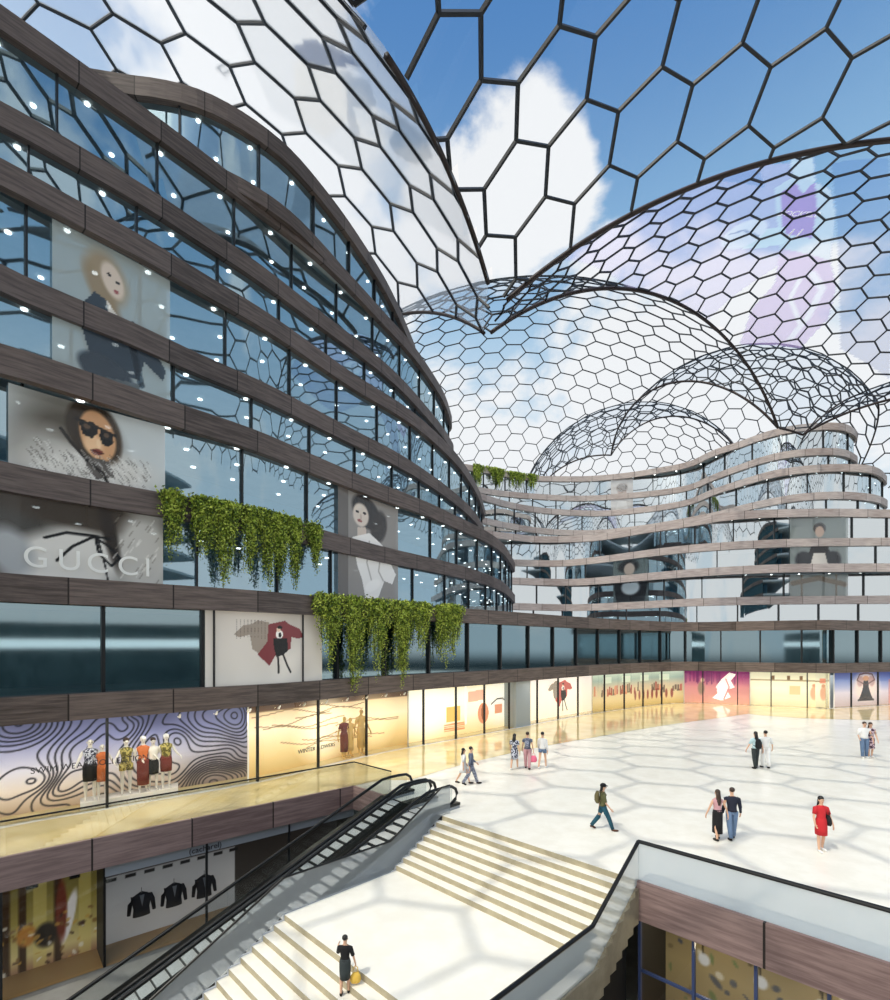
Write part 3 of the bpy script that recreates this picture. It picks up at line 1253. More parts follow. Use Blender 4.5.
def sub(P, pa, pb, off=0.0, step=.35):
    """piece of plan P between two bearings, moved inwards by off"""
    Q = offset(P, off)
    _, ta = at_bearing(Q, pa)
    _, tb = at_bearing(Q, pb)
    L = cum(Q)
    t = np.linspace(ta, tb, max(2, int((tb - ta) / step) + 1))
    return np.c_[np.interp(t, L, Q[:, 0]), np.interp(t, L, Q[:, 1])]


def text(name, s, loc, rz, size, m, parent=None, ext=.01, rx=PI / 2, align='LEFT', space=1.0):
    cu = bpy.data.curves.new(name, 'FONT')
    cu.body = s
    cu.size = size
    cu.extrude = ext
    cu.align_x = align
    cu.space_character = space
    tmp = bpy.data.objects.new(name, cu)
    C.objects.link(tmp)
    bpy.context.view_layer.update()
    dg = bpy.context.evaluated_depsgraph_get()
    me = bpy.data.meshes.new_from_object(tmp.evaluated_get(dg))
    bpy.data.objects.remove(tmp)
    mtx = Matrix.Translation(loc) @ Matrix.Rotation(rz, 4, 'Z') @ Matrix.Rotation(rx, 4, 'X')
    me.transform(mtx)
    me.materials.clear()
    me.name = name
    return link(name, me, m, parent)


def umbrella_woman(a, cx, cy, h, veil=(120, 52, 56), xs=1.0):
    """woman in a black dress before a dark red butterfly shaped umbrella"""
    k = h
    ax = a.asp
    def p(x, y):
        return (cx + x * k * xs / ax, cy + y * k)
    # dotted left wing
    a.poly([p(-.1, .95), p(-.35, 1.0), p(-.45, .9), p(-.62, .85), p(-.8, .6), p(-.7, .52), p(-.5, .6), p(-.45, .2), p(-.2, -.05), p(-.12, .3)], (150, 138, 126))
    for i in range(9):
        for j in range(12):
            x, y = -.75 + i * .07, .5 + j * .045
            if abs(x + .4) < .38 and y > .55 - .3 * abs(x + .45):
                a.ell(*p(x, y), .012 * k / ax, .010 * k, (60, 44, 40), soft=.5, op=.8)
    a.poly([p(-.12, .9), p(.25, 1.02), p(.35, .92), p(.6, .8), p(.72, .55), p(.55, .5), p(.4, .55), p(.38, .2), p(.2, .1), p(.02, .0), p(-.1, -.28), p(-.35, .05), p(-.15, .4)], veil)
    a.poly([p(-.02, .5), p(.3, .5), p(.32, .15), p(.2, .02), p(.05, -.02), p(.0, .2)], (12, 12, 14))
    a.line([p(.08, .05), p(.1, -.3), p(.1, -.48)], .03 * k, (12, 12, 14))
    a.line([p(.2, .05), p(.3, -.28), p(.38, -.48)], .03 * k, (12, 12, 14))
    a.ell(*p(.12, .62), .12 * k / ax, .12 * k, (238, 234, 228))
    a.ell(*p(.13, .6), .05 * k / ax, .08 * k, (20, 20, 22))
    a.ell(*p(.1, .76), .06 * k / ax, .075 * k, (226, 196, 172))
    a.ell(*p(.13, .82), .08 * k / ax, .05 * k, (14, 12, 12))


def art_contours(a):
    a.grad([(0, (150, 128, 104)), (.25, (196, 184, 172)), (.45, (190, 188, 198)), (.75, (124, 128, 164)), (1, (92, 96, 130))])
    f = (a.field(60, .14, .45) * 2.2 + a.X * a.asp * .25) * .62
    g = np.abs((f * 2.1) % 1 - .5)
    gy, gx = np.gradient(f * 2.1)
    gm = np.hypot(gx, gy) + 1e-6
    w_ = np.clip((1.45 - np.abs((f * 2.1 + .5) % 1 - .5) / gm) , 0, 1)
    dark = np.clip(a.field(10, .2, .5), 0, 1)
    a.put(dark * .35, (40, 40, 66))
    a.put(w_ * .9, (18, 18, 26))


def art_gold(a):
    a.grad([(0, (190, 158, 96)), (.3, (218, 196, 140)), (.6, (230, 218, 186)), (.8, (220, 202, 164)), (.86, (214, 190, 150)), (.88, (90, 62, 38)), (1, (70, 48, 30))])
    a.ell(.42, .5, .14, .42, (255, 246, 214), soft=1.0)  # soft white glow of light painted into the wall colour
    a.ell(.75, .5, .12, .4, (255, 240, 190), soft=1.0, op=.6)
    for k in range(12):
        y0 = .25 + .055 * k
        x0 = a.rng.rand() * .55
        pts = [(x0 + i * .015, y0 + .045 * math.sin(i * .13 + k * 1.3) + .02 * math.sin(i * .3 + k)) for i in range(30)]
        a.line(pts, .007, (110, 78, 38), op=.7)


def art_cream(a):
    a.grad([(0, (232, 208, 148)), (.4, (250, 240, 212)), (.8, (252, 248, 234)), (1, (236, 222, 184))])
    a.ell(.15, .55, .2, .45, (255, 252, 238), soft=1.0)  # pale glow of light painted on the wall at both sides
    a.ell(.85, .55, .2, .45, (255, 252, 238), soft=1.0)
    a.poly([(.30, .28), (.42, .28), (.42, .58), (.30, .58)], (226, 186, 96))
    for k in range(4):
        a.line([(.28, .22 - k * .04), (.46, .23 - k * .04)], .012, (214, 140, 84))
    a.poly([(.49, .62), (.64, .64), (.64, .86), (.49, .84)], (232, 178, 150))
    a.line([(.47, .2), (.47, .95)], .02, (255, 255, 250))
    a.ell(.64, .36, .055, .22, (216, 142, 104))
    a.ell(.64, .38, .02, .17, (150, 90, 60))
    a.poly([(.76, .3), (.84, .3), (.84, .5), (.76, .5)], (226, 150, 112))
    a.line([(.72, .52), (.78, .62), (.84, .63), (.9, .52)], .015, (70, 60, 54))


def art_umbrella(a):
    a.grad([(0, (250, 238, 214)), (1, (250, 240, 236))])
    umbrella_woman(a, .48, .38, .52, (188, 92, 84), xs=1.4)


def art_marble(a):
    a.grad([(0, (206, 202, 194)), (.5, (196, 190, 182)), (1, (184, 176, 166))])
    f = a.field(26, .1, .6)
    a.c[..., :3] += (f * 7)[..., None]
    umbrella_woman(a, .52, .39, .50, xs=1.45)


def art_racks(a):
    a.grad([(0, (196, 168, 104)), (.25, (214, 190, 140)), (.6, (190, 176, 150)), (.8, (150, 170, 160)), (1, (200, 214, 200))])
    for k in range(46):
        x = .02 + k * .021
        if a.rng.rand() < .22: continue
        c = [(150, 60, 50), (196, 120, 90), (120, 50, 44), (210, 180, 150), (92, 70, 60), (176, 84, 70)][a.rng.randint(6)]
        h = a.rng.uniform(.16, .3)
        y = .38 + .02 * a.rng.randn()
        a.poly([(x, y), (x + .02, y), (x + .017, y + h), (x + .003, y + h)], c, op=.85)
    for x in (.12, .34, .56, .78):
        a.poly([(x, .72), (x + .1, .72), (x + .1, .9), (x, .9)], (226, 236, 214), op=.6)
    for k in range(9):
        x = .5 + k * .05
        a.ell(x, .3, .012, .14, (120, 40, 40), soft=.4, op=.8)


def art_magenta(a):
    a.grad([(0, (206, 150, 130)), (.5, (200, 130, 130)), (.8, (150, 60, 110)), (1, (110, 30, 92))])
    for k in range(30):
        x = a.rng.rand() * .8
        a.line([(x, 1), (x, .7 - a.rng.rand() * .15)], .014, (96, 26, 84), op=.6)
    a.poly([(.45, .15), (.55, .35), (.5, .5), (.58, .72), (.7, .95), (.8, .9), (.72, .7), (.78, .5), (.66, .42), (.72, .2), (.6, .08)], (248, 240, 238))
    a.ell(.57, .38, .05, .08, (250, 244, 240))
    a.ell(.28, .45, .05, .2, (140, 116, 96), soft=.5)
    a.ell(.3, .7, .03, .07, (200, 180, 150), soft=.5)
    a.line([(.62, .12), (.7, .5), (.65, .75)], .02, (206, 130, 130))


def art_beige(a):
    a.grad([(0, (206, 196, 160)), (.5, (226, 220, 196)), (1, (206, 204, 180))])
    a.poly([(0, .74), (1, .74), (1, .78), (0, .78)], (150, 134, 100))
    for x in (.2, .34, .45):
        a.poly([(x, .78), (x + .03, .78), (x + .03, .9), (x, .9)], (110, 84, 54))
    a.poly([(.36, .35), (.46, .35), (.46, .6), (.36, .6)], (224, 186, 140))
    for x in (.58, .7):
        a.ell(x, .4, .035, .2, (206, 160, 130), soft=.3)
        a.ell(x, .62, .02, .05, (190, 140, 110), soft=.3)
    a.poly([(.62, .7), (.74, .7), (.74, .84), (.62, .84)], (206, 120, 96), op=.8)


def art_blue(a):
    a.grad([(0, (190, 170, 166)), (.4, (206, 196, 206)), (.75, (112, 130, 184)), (1, (60, 70, 130))])
    a.ell(.5, .55, .2, .4, (226, 206, 196), soft=.6)
    a.poly([(.46, .74), (.54, .74), (.55, .5), (.62, .12), (.38, .12), (.45, .5)], (30, 26, 34))
    a.ell(.5, .8, .05, .08, (196, 150, 120), soft=.2)
    for sgn in (-1, 1):
        a.line([(.5, .6), (.5 + sgn * .14, .75), (.5 + sgn * .1, .92), (.5, .96)], .02, (70, 40, 40))
        a.ell(.5 + sgn * .09, .72, .05, .16, (150, 110, 110), sgn * .5, .4, op=.6)
        a.line([(.5, .25), (.5 + sgn * .12, .15)], .03, (50, 40, 44))
    a.poly([(.86, 0), (1, 0), (1, .8), (.86, .75)], (196, 120, 110), op=.6)


mat('mural_white', (250, 250, 255), .5, emit=(235, 235, 250), estr=.35)
# ------------------------------------------------------------------ shops under the podium
def shop(label, pa, pb, painter, m='lit_panel', front=.5, wall=1.5, spacing=2.6, header='stone_cladding', cell=.05, phase=.6, seed=3, glassm='shop_glass'):
    p_, _ = at_bearing(pod, (max(pa, -60) + pb) / 2)
    o = thing('shop', label, 'shop', (float(p_[0]), float(p_[1]), 0))
    W_ = sub(pod, pa, pb, wall)
    panel_mesh('display_wall', W_, .02, 3.62, painter, m, o, cell=cell, seed=seed)
    G_ = sub(pod, pa, pb, front)
    if len(G_) > 1:
        glazing(G_, .02, 3.62, glassm, o, spacing, phase, 'shop_window', mw=.09, md=.14)
    mb = MB()
    Ga, Wa = resample(G_, .5), resample(W_, .5)
    n = min(len(Ga), len(Wa))
    a_ = np.c_[np.interp(np.linspace(0, 1, 24), np.linspace(0, 1, len(G_)), G_[:, 0]), np.interp(np.linspace(0, 1, 24), np.linspace(0, 1, len(G_)), G_[:, 1])]
    b_ = np.c_[np.interp(np.linspace(0, 1, 24), np.linspace(0, 1, len(W_)), W_[:, 0]), np.interp(np.linspace(0, 1, 24), np.linspace(0, 1, len(W_)), W_[:, 1])]
    flat(mb, a_, b_, .02)
    mb.build('window_floor', 'gold_sheen', o)
    for e in (0, -1):
        mb = MB()
        mb.bar((G_[e][0], G_[e][1], 1.82), (W_[e][0], W_[e][1], 1.82), .08, 3.55)
        mb.build('side_panel', 'white_paint', o)
    return o


shop('shop with dark contour line mural on blue grey wall, bottom left', -75, 248, art_contours, spacing=7.2, phase=.72, cell=.035, seed=11, wall=1.7)
shop('golden shop window with thin wave lines beside the escalator top', 248, 408, art_gold, m='lit_panel', spacing=3.6, phase=.12, cell=.05, wall=1.4)
shop('bright cream shop window with orange squares and garments', 408, 516, art_cream, m='bright_panel', spacing=3.0, phase=.42, cell=.06)
shop('white shop window with a picture of a woman under a red umbrella', 530, 592, art_umbrella, m='bright_panel', spacing=3.2, phase=.3, cell=.05)
shop('clothes shop with rails of red and brown garments at the back', 592, 684, art_racks, spacing=3.4, cell=.07)
shop('shop window with magenta and pink mural of a white figure', 684, 750, art_magenta, spacing=3.4, cell=.07)
shop('pale beige shop window with small garments at the podium corner', 750, 829.5, art_beige, spacing=3.2, cell=.07)
shop('blue and violet shop window with black ornate figure at the right edge', 834, 897, art_blue, spacing=4.2, cell=.07, wall=1.2)
# pier between two shops
mb = MB()
G_ = sub(pod, 516, 530, .35)
ribbon(mb, G_, G_, 0, 3.64)
ribbon(mb, offset(G_, 1.2)[::-1], offset(G_, 1.2)[::-1], 0, 3.64)
mat('pier_grey', (160, 170, 176), .4)
for e in (0, -1):
    q = G_[e]; r = offset(G_, 1.2)[e]
    mb.face([(q[0], q[1], 0), (r[0], r[1], 0), (r[0], r[1], 3.64), (q[0], q[1], 3.64)])
tag(mb.build('pier', 'pier_grey'), 'blue grey pier between the cream shop and the umbrella picture window', 'pier')

# track spotlights above the two left shops
SP = sub(pod, 180, 405, .25, step=1.45)
ORD = ['leftmost', 'second from the left', 'third from the left', 'fourth from the left', 'fifth from the left', 'sixth from the left', 'seventh from the left', 'eighth from the left', 'ninth from the left', 'tenth from the left', 'eleventh from the left', 'twelfth from the left', 'rightmost']
for i, p in enumerate(SP):
    q = offset(SP, 0)[i]
    d = SP[min(i + 1, len(SP) - 1)] - SP[max(i - 1, 0)]
    d /= np.linalg.norm(d)
    t_ = thing('spotlight', 'white spotlight over the left shop windows, %s of the row' % ORD[i], 'spotlight', (q[0], q[1], 3.63), math.atan2(d[1], d[0]), 'spotlights over the left shop windows')
    b = MB(); b.bar((0, 0, 0), (0, 0, -.14), .02); o_ = b.build('stem', 'dark_metal'); o_.parent = t_
    b = MB(); b.tube([(0, -.05, -.1), (0, .03, -.17), (0, .10, -.24)], [.035, .05, .055], 8); o_ = b.build('lamp_head', 'white_paint'); o_.parent = t_
    b = MB(); b.tube([(0, .10, -.24), (0, .104, -.244)], .045, 8); o_ = b.build('lamp', 'spot_lamp'); o_.parent = t_

# first floor picture of the woman with the umbrella
o = thing('advertising_panel', 'pale marble panel of a woman under a dark red umbrella, on the first floor', 'advertisement', (-8, 22, 4.7))
panel_mesh('printed_sheet', sub(pod, 205, 322, .25), FL['H'] + .5, FL['G'] - .5, art_marble, 'printed_panel', o, cell=.035, seed=5)
for px in (214, 303):
    p_, _ = at_bearing(offset(pod, .2), px)
    b = MB(); b.bar((p_[0], p_[1], FL['H'] + .5), (p_[0], p_[1], FL['G'] - .5), .07)
    b.build('frame_post', 'dark_metal', o)


mat('letter_grey', (232, 232, 226), .4, emit=(220, 220, 214), estr=.16)  # faint glow added so the letters stand out
# ------------------------------------------------------------------ fashion pictures on the towers
def art_jacket(a):          # blonde woman in a dark jacket
    a.put(np.ones(a.X.shape), (176, 186, 184), .62)
    a.ell(.42, .80, .17, .16, (156, 138, 110), .3, .5, .85)
    a.ell(.40, .66, .09, .2, (150, 132, 104), .5, .6, .8)
    a.ell(.47, .80, .09, .11, (208, 192, 176), .3, .3, .9)
    a.ell(.44, .83, .02, .01, (50, 44, 44)); a.ell(.51, .80, .02, .01, (50, 44, 44))
    a.ell(.50, .74, .025, .012, (150, 84, 84))
    a.poly([(.20, .55), (.32, .68), (.42, .66), (.52, .52), (.64, .60), (.80, .52), (.96, .36), (.93, .28), (.75, .36), (.70, .22), (.30, .24), (.22, .42)], (52, 62, 72), .92)
    a.poly([(.42, .66), (.50, .60), (.52, .44), (.44, .54)], (212, 206, 196), .9)
    a.ell(.42, .20, .24, .10, (56, 64, 72), -.3, .2, .9)
    a.line([(.62, .5), (.68, .32), (.72, .2)], .02, (30, 36, 44))
    a.poly([(.34, .16), (.70, .2), (.78, 0), (.28, 0)], (92, 98, 100), .85)
    a.poly([(.6, .1), (.78, .06), (.82, .0), (.62, 0)], (44, 50, 56), .9)


def art_sunglasses(a):
    a.put(np.ones(a.X.shape), (192, 199, 200), .92)
    a.ell(.34, .42, .30, .60, (84, 78, 68), .35, .8)
    a.ell(.20, .22, .22, .34, (158, 156, 150), .2, .8)
    a.ell(.50, .10, .42, .34, (204, 202, 196), .1, .6)
    a.ell(.50, .68, .17, .42, (56, 47, 38), .18, .18)
    a.ell(.60, .60, .09, .32, (66, 54, 42), .1, .3)
    a.ell(.53, .62, .115, .34, (204, 156, 114), .2, .12)
    a.ell(.50, .50, .06, .14, (230, 190, 148), .2, .6)
    a.poly([(.41, .76), (.50, .80), (.53, .74), (.525, .64), (.49, .57), (.43, .60)], (26, 24, 24))
    a.poly([(.545, .73), (.625, .70), (.635, .58), (.60, .50), (.56, .52), (.54, .62)], (26, 24, 24))
    a.ell(.46, .72, .025, .04, (120, 96, 76), 0, .6, op=.7)
    a.ell(.585, .66, .02, .04, (120, 96, 76), 0, .6, op=.7)
    a.line([(.39, .79), (.53, .74), (.645, .68)], .018, (20, 18, 18))
    a.ell(.535, .52, .014, .06, (238, 204, 164), .1, .5)
    a.ell(.525, .40, .040, .042, (116, 54, 46), .1, .2)
    a.line([(.485, .41), (.565, .39)], .008, (60, 24, 22))
    a.poly([(.44, .32), (.60, .30), (.64, .1), (.52, .02), (.46, .16)], (92, 88, 84))
    a.line([(.30, .6), (.36, .45), (.46, .26), (.56, .12), (.60, -.02)], .022, (40, 36, 32))
    for k in range(260):
        x = .10 + a.rng.rand() * .78; y = a.rng.rand() * .42
        t = .02 + .03 * a.rng.rand()
        a.line([(x, y), (x + t * .5, y - t), (x + t * .7, y - t * 2)], .005, (70, 66, 60) if k % 2 else (230, 230, 226), op=.45)


def art_ribbon(a):
    a.put(np.ones(a.X.shape), (150, 150, 144), .9)
    a.ell(.15, .55, .25, .6, (66, 64, 60), .3, .6)
    a.ell(.5, .9, .5, .22, (64, 56, 48), -.1, .5)
    a.ell(.45, .25, .30, .40, (208, 206, 200), .2, .4)
    a.ell(.88, .45, .16, .55, (184, 182, 176), 0, .5)
    a.ell(.18, .3, .1, .3, (160, 164, 166), .4, .6)
    a.ell(.68, .7, .04, .5, (50, 44, 40), .2, .6)
    a.line([(.34, .52), (.45, .62), (.6, .62), (.68, .6)], .017, (16, 16, 18))
    a.line([(.60, .62), (.48, .45), (.40, .25)], .017, (16, 16, 18))
    a.line([(.60, .62), (.62, .40), (.69, .24), (.74, .36), (.68, .5), (.60, .6)], .015, (16, 16, 18))
    a.line([(.62, .55), (.66, .2), (.67, .05)], .012, (30, 28, 28))
    for k in range(40):
        x = .72 + a.rng.rand() * .26; y = .1 + a.rng.rand() * .85
        a.line([(x, y), (x - .02, y - .07)], .008, (120, 116, 108) if k % 2 else (222, 220, 214), op=.6)


def art_blouse(a):
    a.put(np.ones(a.X.shape), (136, 132, 128), .92)
    a.poly([(.0, 0), (.16, 0), (.16, 1), (0, 1)], (104, 98, 94), .85)
    a.ell(.45, .86, .24, .14, (50, 46, 46), -.3, .2)
    a.ell(.66, .76, .13, .16, (56, 50, 48), -.4, .3)
    a.ell(.36, .82, .13, .105, (206, 194, 182), .1, .2)
    a.ell(.30, .84, .03, .012, (50, 40, 40)); a.ell(.42, .845, .03, .012, (50, 40, 40))
    a.ell(.34, .765, .04, .014, (140, 80, 78))
    a.ell(.36, .8, .012, .03, (180, 160, 148), 0, .5)
    a.poly([(.3, .7), (.44, .72), (.46, .62), (.3, .6)], (196, 182, 170))
    a.poly([(.22, .60), (.5, .68), (.72, .60), (.96, .34), (.9, .24), (.76, .26), (.62, .04), (.44, .06), (.38, .24), (.3, .36)], (226, 224, 220))
    a.line([(.5, .6), (.46, .4), (.56, .2)], .01, (176, 172, 168))
    a.line([(.7, .54), (.66, .34), (.74, .26)], .01, (170, 166, 162))
    a.ell(.56, .2, .14, .05, (234, 232, 228), .4, .3)


def art_faint(a):
    a.put(np.ones(a.X.shape), (214, 208, 204), .5)
    a.ell(.5, .62, .2, .22, (196, 176, 166), 0, .3)
    a.ell(.5, .75, .25, .12, (150, 140, 134), 0, .4)
    a.poly([(.2, .0), (.3, .35), (.7, .35), (.8, 0)], (230, 226, 222))


def art_portrait(a):
    a.put(np.ones(a.X.shape), (84, 96, 98), .75)
    a.ell(.45, .84, .3, .14, (30, 30, 32), 0, .4)
    a.ell(.48, .78, .16, .14, (150, 140, 132), 0, .3)
    a.poly([(.0, .5), (.3, .66), (.7, .66), (1, .45), (.9, 0), (.1, 0)], (36, 38, 42), .85)
    a.ell(.5, .32, .26, .16, (176, 190, 196), 0, .3, .9)
    a.line([(.3, .6), (.4, .45), (.5, .5), (.66, .6)], .03, (150, 140, 132))


def art_seated(a):
    a.put(np.ones(a.X.shape), (128, 136, 134), .7)
    a.ell(.5, .86, .10, .07, (54, 44, 40), 0, .3)
    a.ell(.5, .82, .075, .07, (186, 160, 142), 0, .3)
    a.poly([(.3, .5), (.4, .74), (.6, .74), (.72, .5), (.7, .4), (.3, .4)], (44, 42, 44), .9)
    a.ell(.25, .45, .16, .13, (52, 54, 58), .4, .3, .9)
    a.ell(.72, .45, .16, .13, (52, 54, 58), -.4, .3, .9)
    a.poly([(.35, .4), (.65, .4), (.6, .55), (.4, .55)], (196, 190, 182))
    a.line([(.05, .16), (.5, .22), (.95, .14)], .03, (110, 96, 78))
    a.line([(.2, .0), (.2, .4)], .012, (100, 88, 72)); a.line([(.8, .0), (.8, .4)], .012, (100, 88, 72))


def facade_poster(label, pa, pb, pieces, painter, base, cell=.07, seed=4, off=.22, m='printed_panel'):
    """pieces: (plan curve, z0, z1); the picture spans all of them"""
    za, zb = min(p[1] for p in pieces), max(p[2] for p in pieces)
    q, _ = at_bearing(pieces[0][0], pa)
    o = thing('advertising_panel', label, 'advertisement', (float(q[0]), float(q[1]), za))
    for P, z0, z1 in pieces:
        S_ = sub(P, pa, pb, off)
        Wd = cum(S_)[-1]
        panel_mesh('printed_sheet', S_, z0, z1, painter, m, o, cell=cell, seed=seed,
                   vrange=((z0 - za) / (zb - za), (z1 - za) / (zb - za)), asp=Wd / (zb - za))
    return o


def between(lo, hi):
    P = farther(LB[hi], LB[lo]) if lo != 'G' else LB[hi]
    return (P, FL[lo] + .56 if lo != 'G' else FL[lo] + .52, FL[hi] - .54)


facade_poster('large faint picture of a blonde woman in a dark jacket on the left tower', 52, 170, [between('D', 'C'), between('E', 'D')], art_jacket, 0, .06)
facade_poster('picture of a woman with big sunglasses and pale fur coat on the left tower', 8, 165, [between('F', 'E')], art_sunglasses, 0, .045)
pg = facade_poster('grey picture of a dark ribbon bow with large letters, left tower lowest storey', -30, 163, [between('G', 'F')], art_ribbon, 0, .045)
facade_poster('tall picture of a dark haired woman in a white blouse on the left tower', 338, 398, [between('F', 'E'), between('G', 'F')], art_blouse, 0, .05)
gc = offset(LB['F'], .12)
for ch, px in zip('GUCCI', (22, 57, 86, 117, 144)):
    p_, t_ = at_bearing(gc, px)
    _, d = along(gc, t_)
    text('letter', ch, (p_[0], p_[1], FL['G'] + .95), math.atan2(d[1], d[0]), 1.15, 'letter_grey', pg, .015)


def rb(k, k0=None):
    z = RIGHT[k][0]
    zl_ = RIGHT[k - 1][0] if k > 1 else 8.54
    P = farther(RB[k], RB[k - 1]) if k > 1 else RB[1]
    return (P, zl_ + .58, z - .56)


facade_poster('faint pale portrait on the top storeys of the right building', 611, 633, [rb(8), rb(7)], art_faint, 0, .12)
facade_poster('dark portrait picture with pale round form on the right building', 613, 648, [rb(3), rb(2)], art_portrait, 0, .12)
facade_poster('picture of a seated dark haired person on the right building, three storeys high', 790, 848, [rb(4), rb(3), rb(2)], art_seated, 0, .12)


# ------------------------------------------------------------------ basketball picture printed on the mural dome
def dome_mural(key, cpx, label, shapes, letters=(), ext=26.0, N=280, base=(150, 160, 225)):
    """picture printed on the outside of a glass dome; shapes are laid out round the point of the dome facing cpx"""
    cc = Vector(DOMES[key][0]); Rr = DOMES[key][1]
    def hit(px, py):
        o = Vector(cam.location); d = Vector(((px - 445) / 520, 1, -(py - 645) / 520)).normalized()
        oc = o - cc; b = oc.dot(d); q = max(0.0, b * b - (oc.dot(oc) - Rr * Rr))
        return o + d * (-b + math.sqrt(q))
    ctr = hit(*cpx)
    n = (ctr - cc).normalized()
    ex = (hit(cpx[0] + 40, cpx[1]) - ctr); ex -= n * ex.dot(n); ex.normalize()
    ey = n.cross(ex)
    if (hit(cpx[0], cpx[1] - 40) - ctr).dot(ey) < 0: ey = -ey
    root = thing('printed_mural', label, 'mural', tuple(ctr))
    def K(px, py):
        d = (hit(px, py) - cc).normalized()
        th = math.acos(max(-1, min(1, d.dot(n))))
        t = d - n * d.dot(n)
        if t.length < 1e-9: return 0, 0
        t.normalize()
        return t.dot(ex) * th * Rr, t.dot(ey) * th * Rr
    us = np.linspace(-ext, ext, N)
    X, Y = np.meshgrid(us, us)
    a = Art(X, Y, 1.0, base, .0)
    for kind, pp, col, al, wd in shapes:
        if kind == 'poly': a.poly([K(*p) for p in pp], col, al)
        elif kind == 'line': a.line([K(*p) for p in pp], wd, col, al)
        else:
            u, v = K(*pp); d = np.hypot(X - u, Y - v)
            a.put(np.clip((wd - d) / .3 + .5, 0, 1), col, al)
    vs, fs = [], []
    for j in range(N):
        for i in range(N):
            u, v = us[i], us[j]
            th = math.hypot(u, v) / Rr
            an = math.atan2(v, u)
            vs.append(cc + (n * math.cos(th) + (ex * math.cos(an) + ey * math.sin(an)) * math.sin(th)) * (Rr + .16))
    A_ = a.c[..., 3]
    for j in range(N - 1):
        for i in range(N - 1):
            q = (j * N + i, j * N + i + 1, (j + 1) * N + i + 1, (j + 1) * N + i)
            if A_[j:j + 2, i:i + 2].max() > .02 and keep(vs[q[0]] - (vs[q[0]] - cc).normalized() * .1, key):
                fs.append(q)
    used = sorted({k for f in fs for k in f})
    mp_ = {k: i for i, k in enumerate(used)}
    me = bpy.data.meshes.new('printed_film')
    me.from_pydata([tuple(vs[k]) for k in used], [], [tuple(mp_[k] for k in f) for f in fs])
    ca = me.color_attributes.new('Col', 'FLOAT_COLOR', 'POINT')
    col = a.c.reshape(-1, 4)[used].copy()
    col[:, :3] = srgb2lin(col[:, :3])
    ca.data.foreach_set('color', col.ravel())
    link('printed_film', me, 'printed_film', root, smooth=True)
    for s_, px, py, size in letters:
        P = hit(px, py)
        nn = (P - cc).normalized()
        dx = hit(px + 10, py) - P; dx -= nn * dx.dot(nn); dx.normalize()
        dy = nn.cross(dx)
        if dy.z < 0: dy = -dy
        o_ = text('lettering', s_, (0, 0, 0), 0, size, 'mural_white', root, .01, 0)
        for v_ in o_.data.vertices:
            w_ = P + dx * v_.co.x + dy * v_.co.y
            v_.co = cc + (w_ - cc).normalized() * (Rr + .08 + v_.co.z)


dome_mural('3', (790, 250), 'pale violet basketball player printed on the right dome glass', [
    ('poly', [(570, 215), (640, 180), (740, 170), (800, 165), (790, 260), (730, 300), (700, 330), (640, 300), (560, 262)], (206, 196, 240), .34, 0),
    ('poly', [(612, 190), (760, 175), (765, 190), (615, 205)], (150, 150, 220), .3, 0),
    ('poly', [(830, 165), (889, 160), (889, 380), (840, 350), (838, 260)], (60, 110, 190), .30, 0),
    ('poly', [(790, 158), (812, 152), (816, 182), (806, 192), (792, 186)], (220, 236, 246), .5, 0),
    ('poly', [(775, 190), (795, 178), (830, 190), (836, 215), (830, 262), (815, 275), (782, 265), (778, 240)], (216, 230, 244), .45, 0),
    ('poly', [(780, 195), (796, 185), (803, 196), (815, 183), (817, 210), (812, 240), (782, 236)], (170, 130, 205), .6, 0),
    ('poly', [(735, 232), (760, 232), (785, 228), (786, 245), (760, 250), (738, 250)], (216, 236, 246), .5, 0),
    ('disc', (744, 236), (226, 232, 246), .6, 2.1),
    ('line', [(730, 236), (744, 232), (758, 238)], (150, 160, 200), .6, .12),
    ('poly', [(780, 250), (830, 262), (836, 290), (828, 320), (800, 350), (740, 345), (752, 310), (775, 285)], (204, 178, 226), .52, 0),
    ('line', [(812, 275), (822, 290), (808, 318), (790, 340)], (240, 240, 250), .7, .4),
    ('line', [(800, 280), (790, 300), (800, 325)], (240, 240, 250), .6, .25)],
    (('ROCKETS', 781, 212, .95), ('11', 790, 230, 1.7)))
dome_mural('2', (320, 110), 'faint picture of two faces, one in a blue cap, printed on the left dome', [
    ('poly', [(215, 0), (375, 0), (440, 150), (470, 255), (400, 215), (330, 150), (270, 110)], (226, 226, 226), .40, 0),
    ('poly', [(292, 50), (305, 42), (328, 46), (352, 60), (362, 70), (330, 70), (305, 66)], (52, 84, 128), .75, 0),
    ('poly', [(292, 62), (330, 72), (345, 90), (350, 120), (325, 140), (296, 120)], (240, 234, 226), .65, 0),
    ('poly', [(338, 74), (368, 82), (375, 105), (368, 130), (352, 145), (346, 120), (346, 92)], (158, 166, 176), .6, 0),
    ('poly', [(384, 122), (398, 116), (425, 140), (432, 160), (415, 166), (395, 158), (386, 140)], (150, 158, 166), .6, 0),
    ('poly', [(352, 110), (384, 112), (396, 128), (384, 150), (360, 140)], (244, 240, 234), .6, 0),
    ('line', [(222, 66), (217, 71), (224, 77), (231, 69), (227, 64), (223, 68)], (80, 90, 100), .7, .14)], (), 34.0, 260, (226, 226, 226))

# ------------------------------------------------------------------ hanging plants
def leaf_mat(name, c1, c2):
    m = mat(name, c1, .6)
    t = NT(m.node_tree)
    b = t.n['Principled BSDF']
    co = t.node('ShaderNodeTexCoord').outputs['Object']
    n = t.node('ShaderNodeTexNoise', ins={'Vector': co, 'Scale': 2.6, 'Detail': 3.0})
    t.set(b.inputs['Base Color'], t.mix(t.smooth(n.outputs[0], .35, .65), rgba(*c1), rgba(*c2)))
    return m


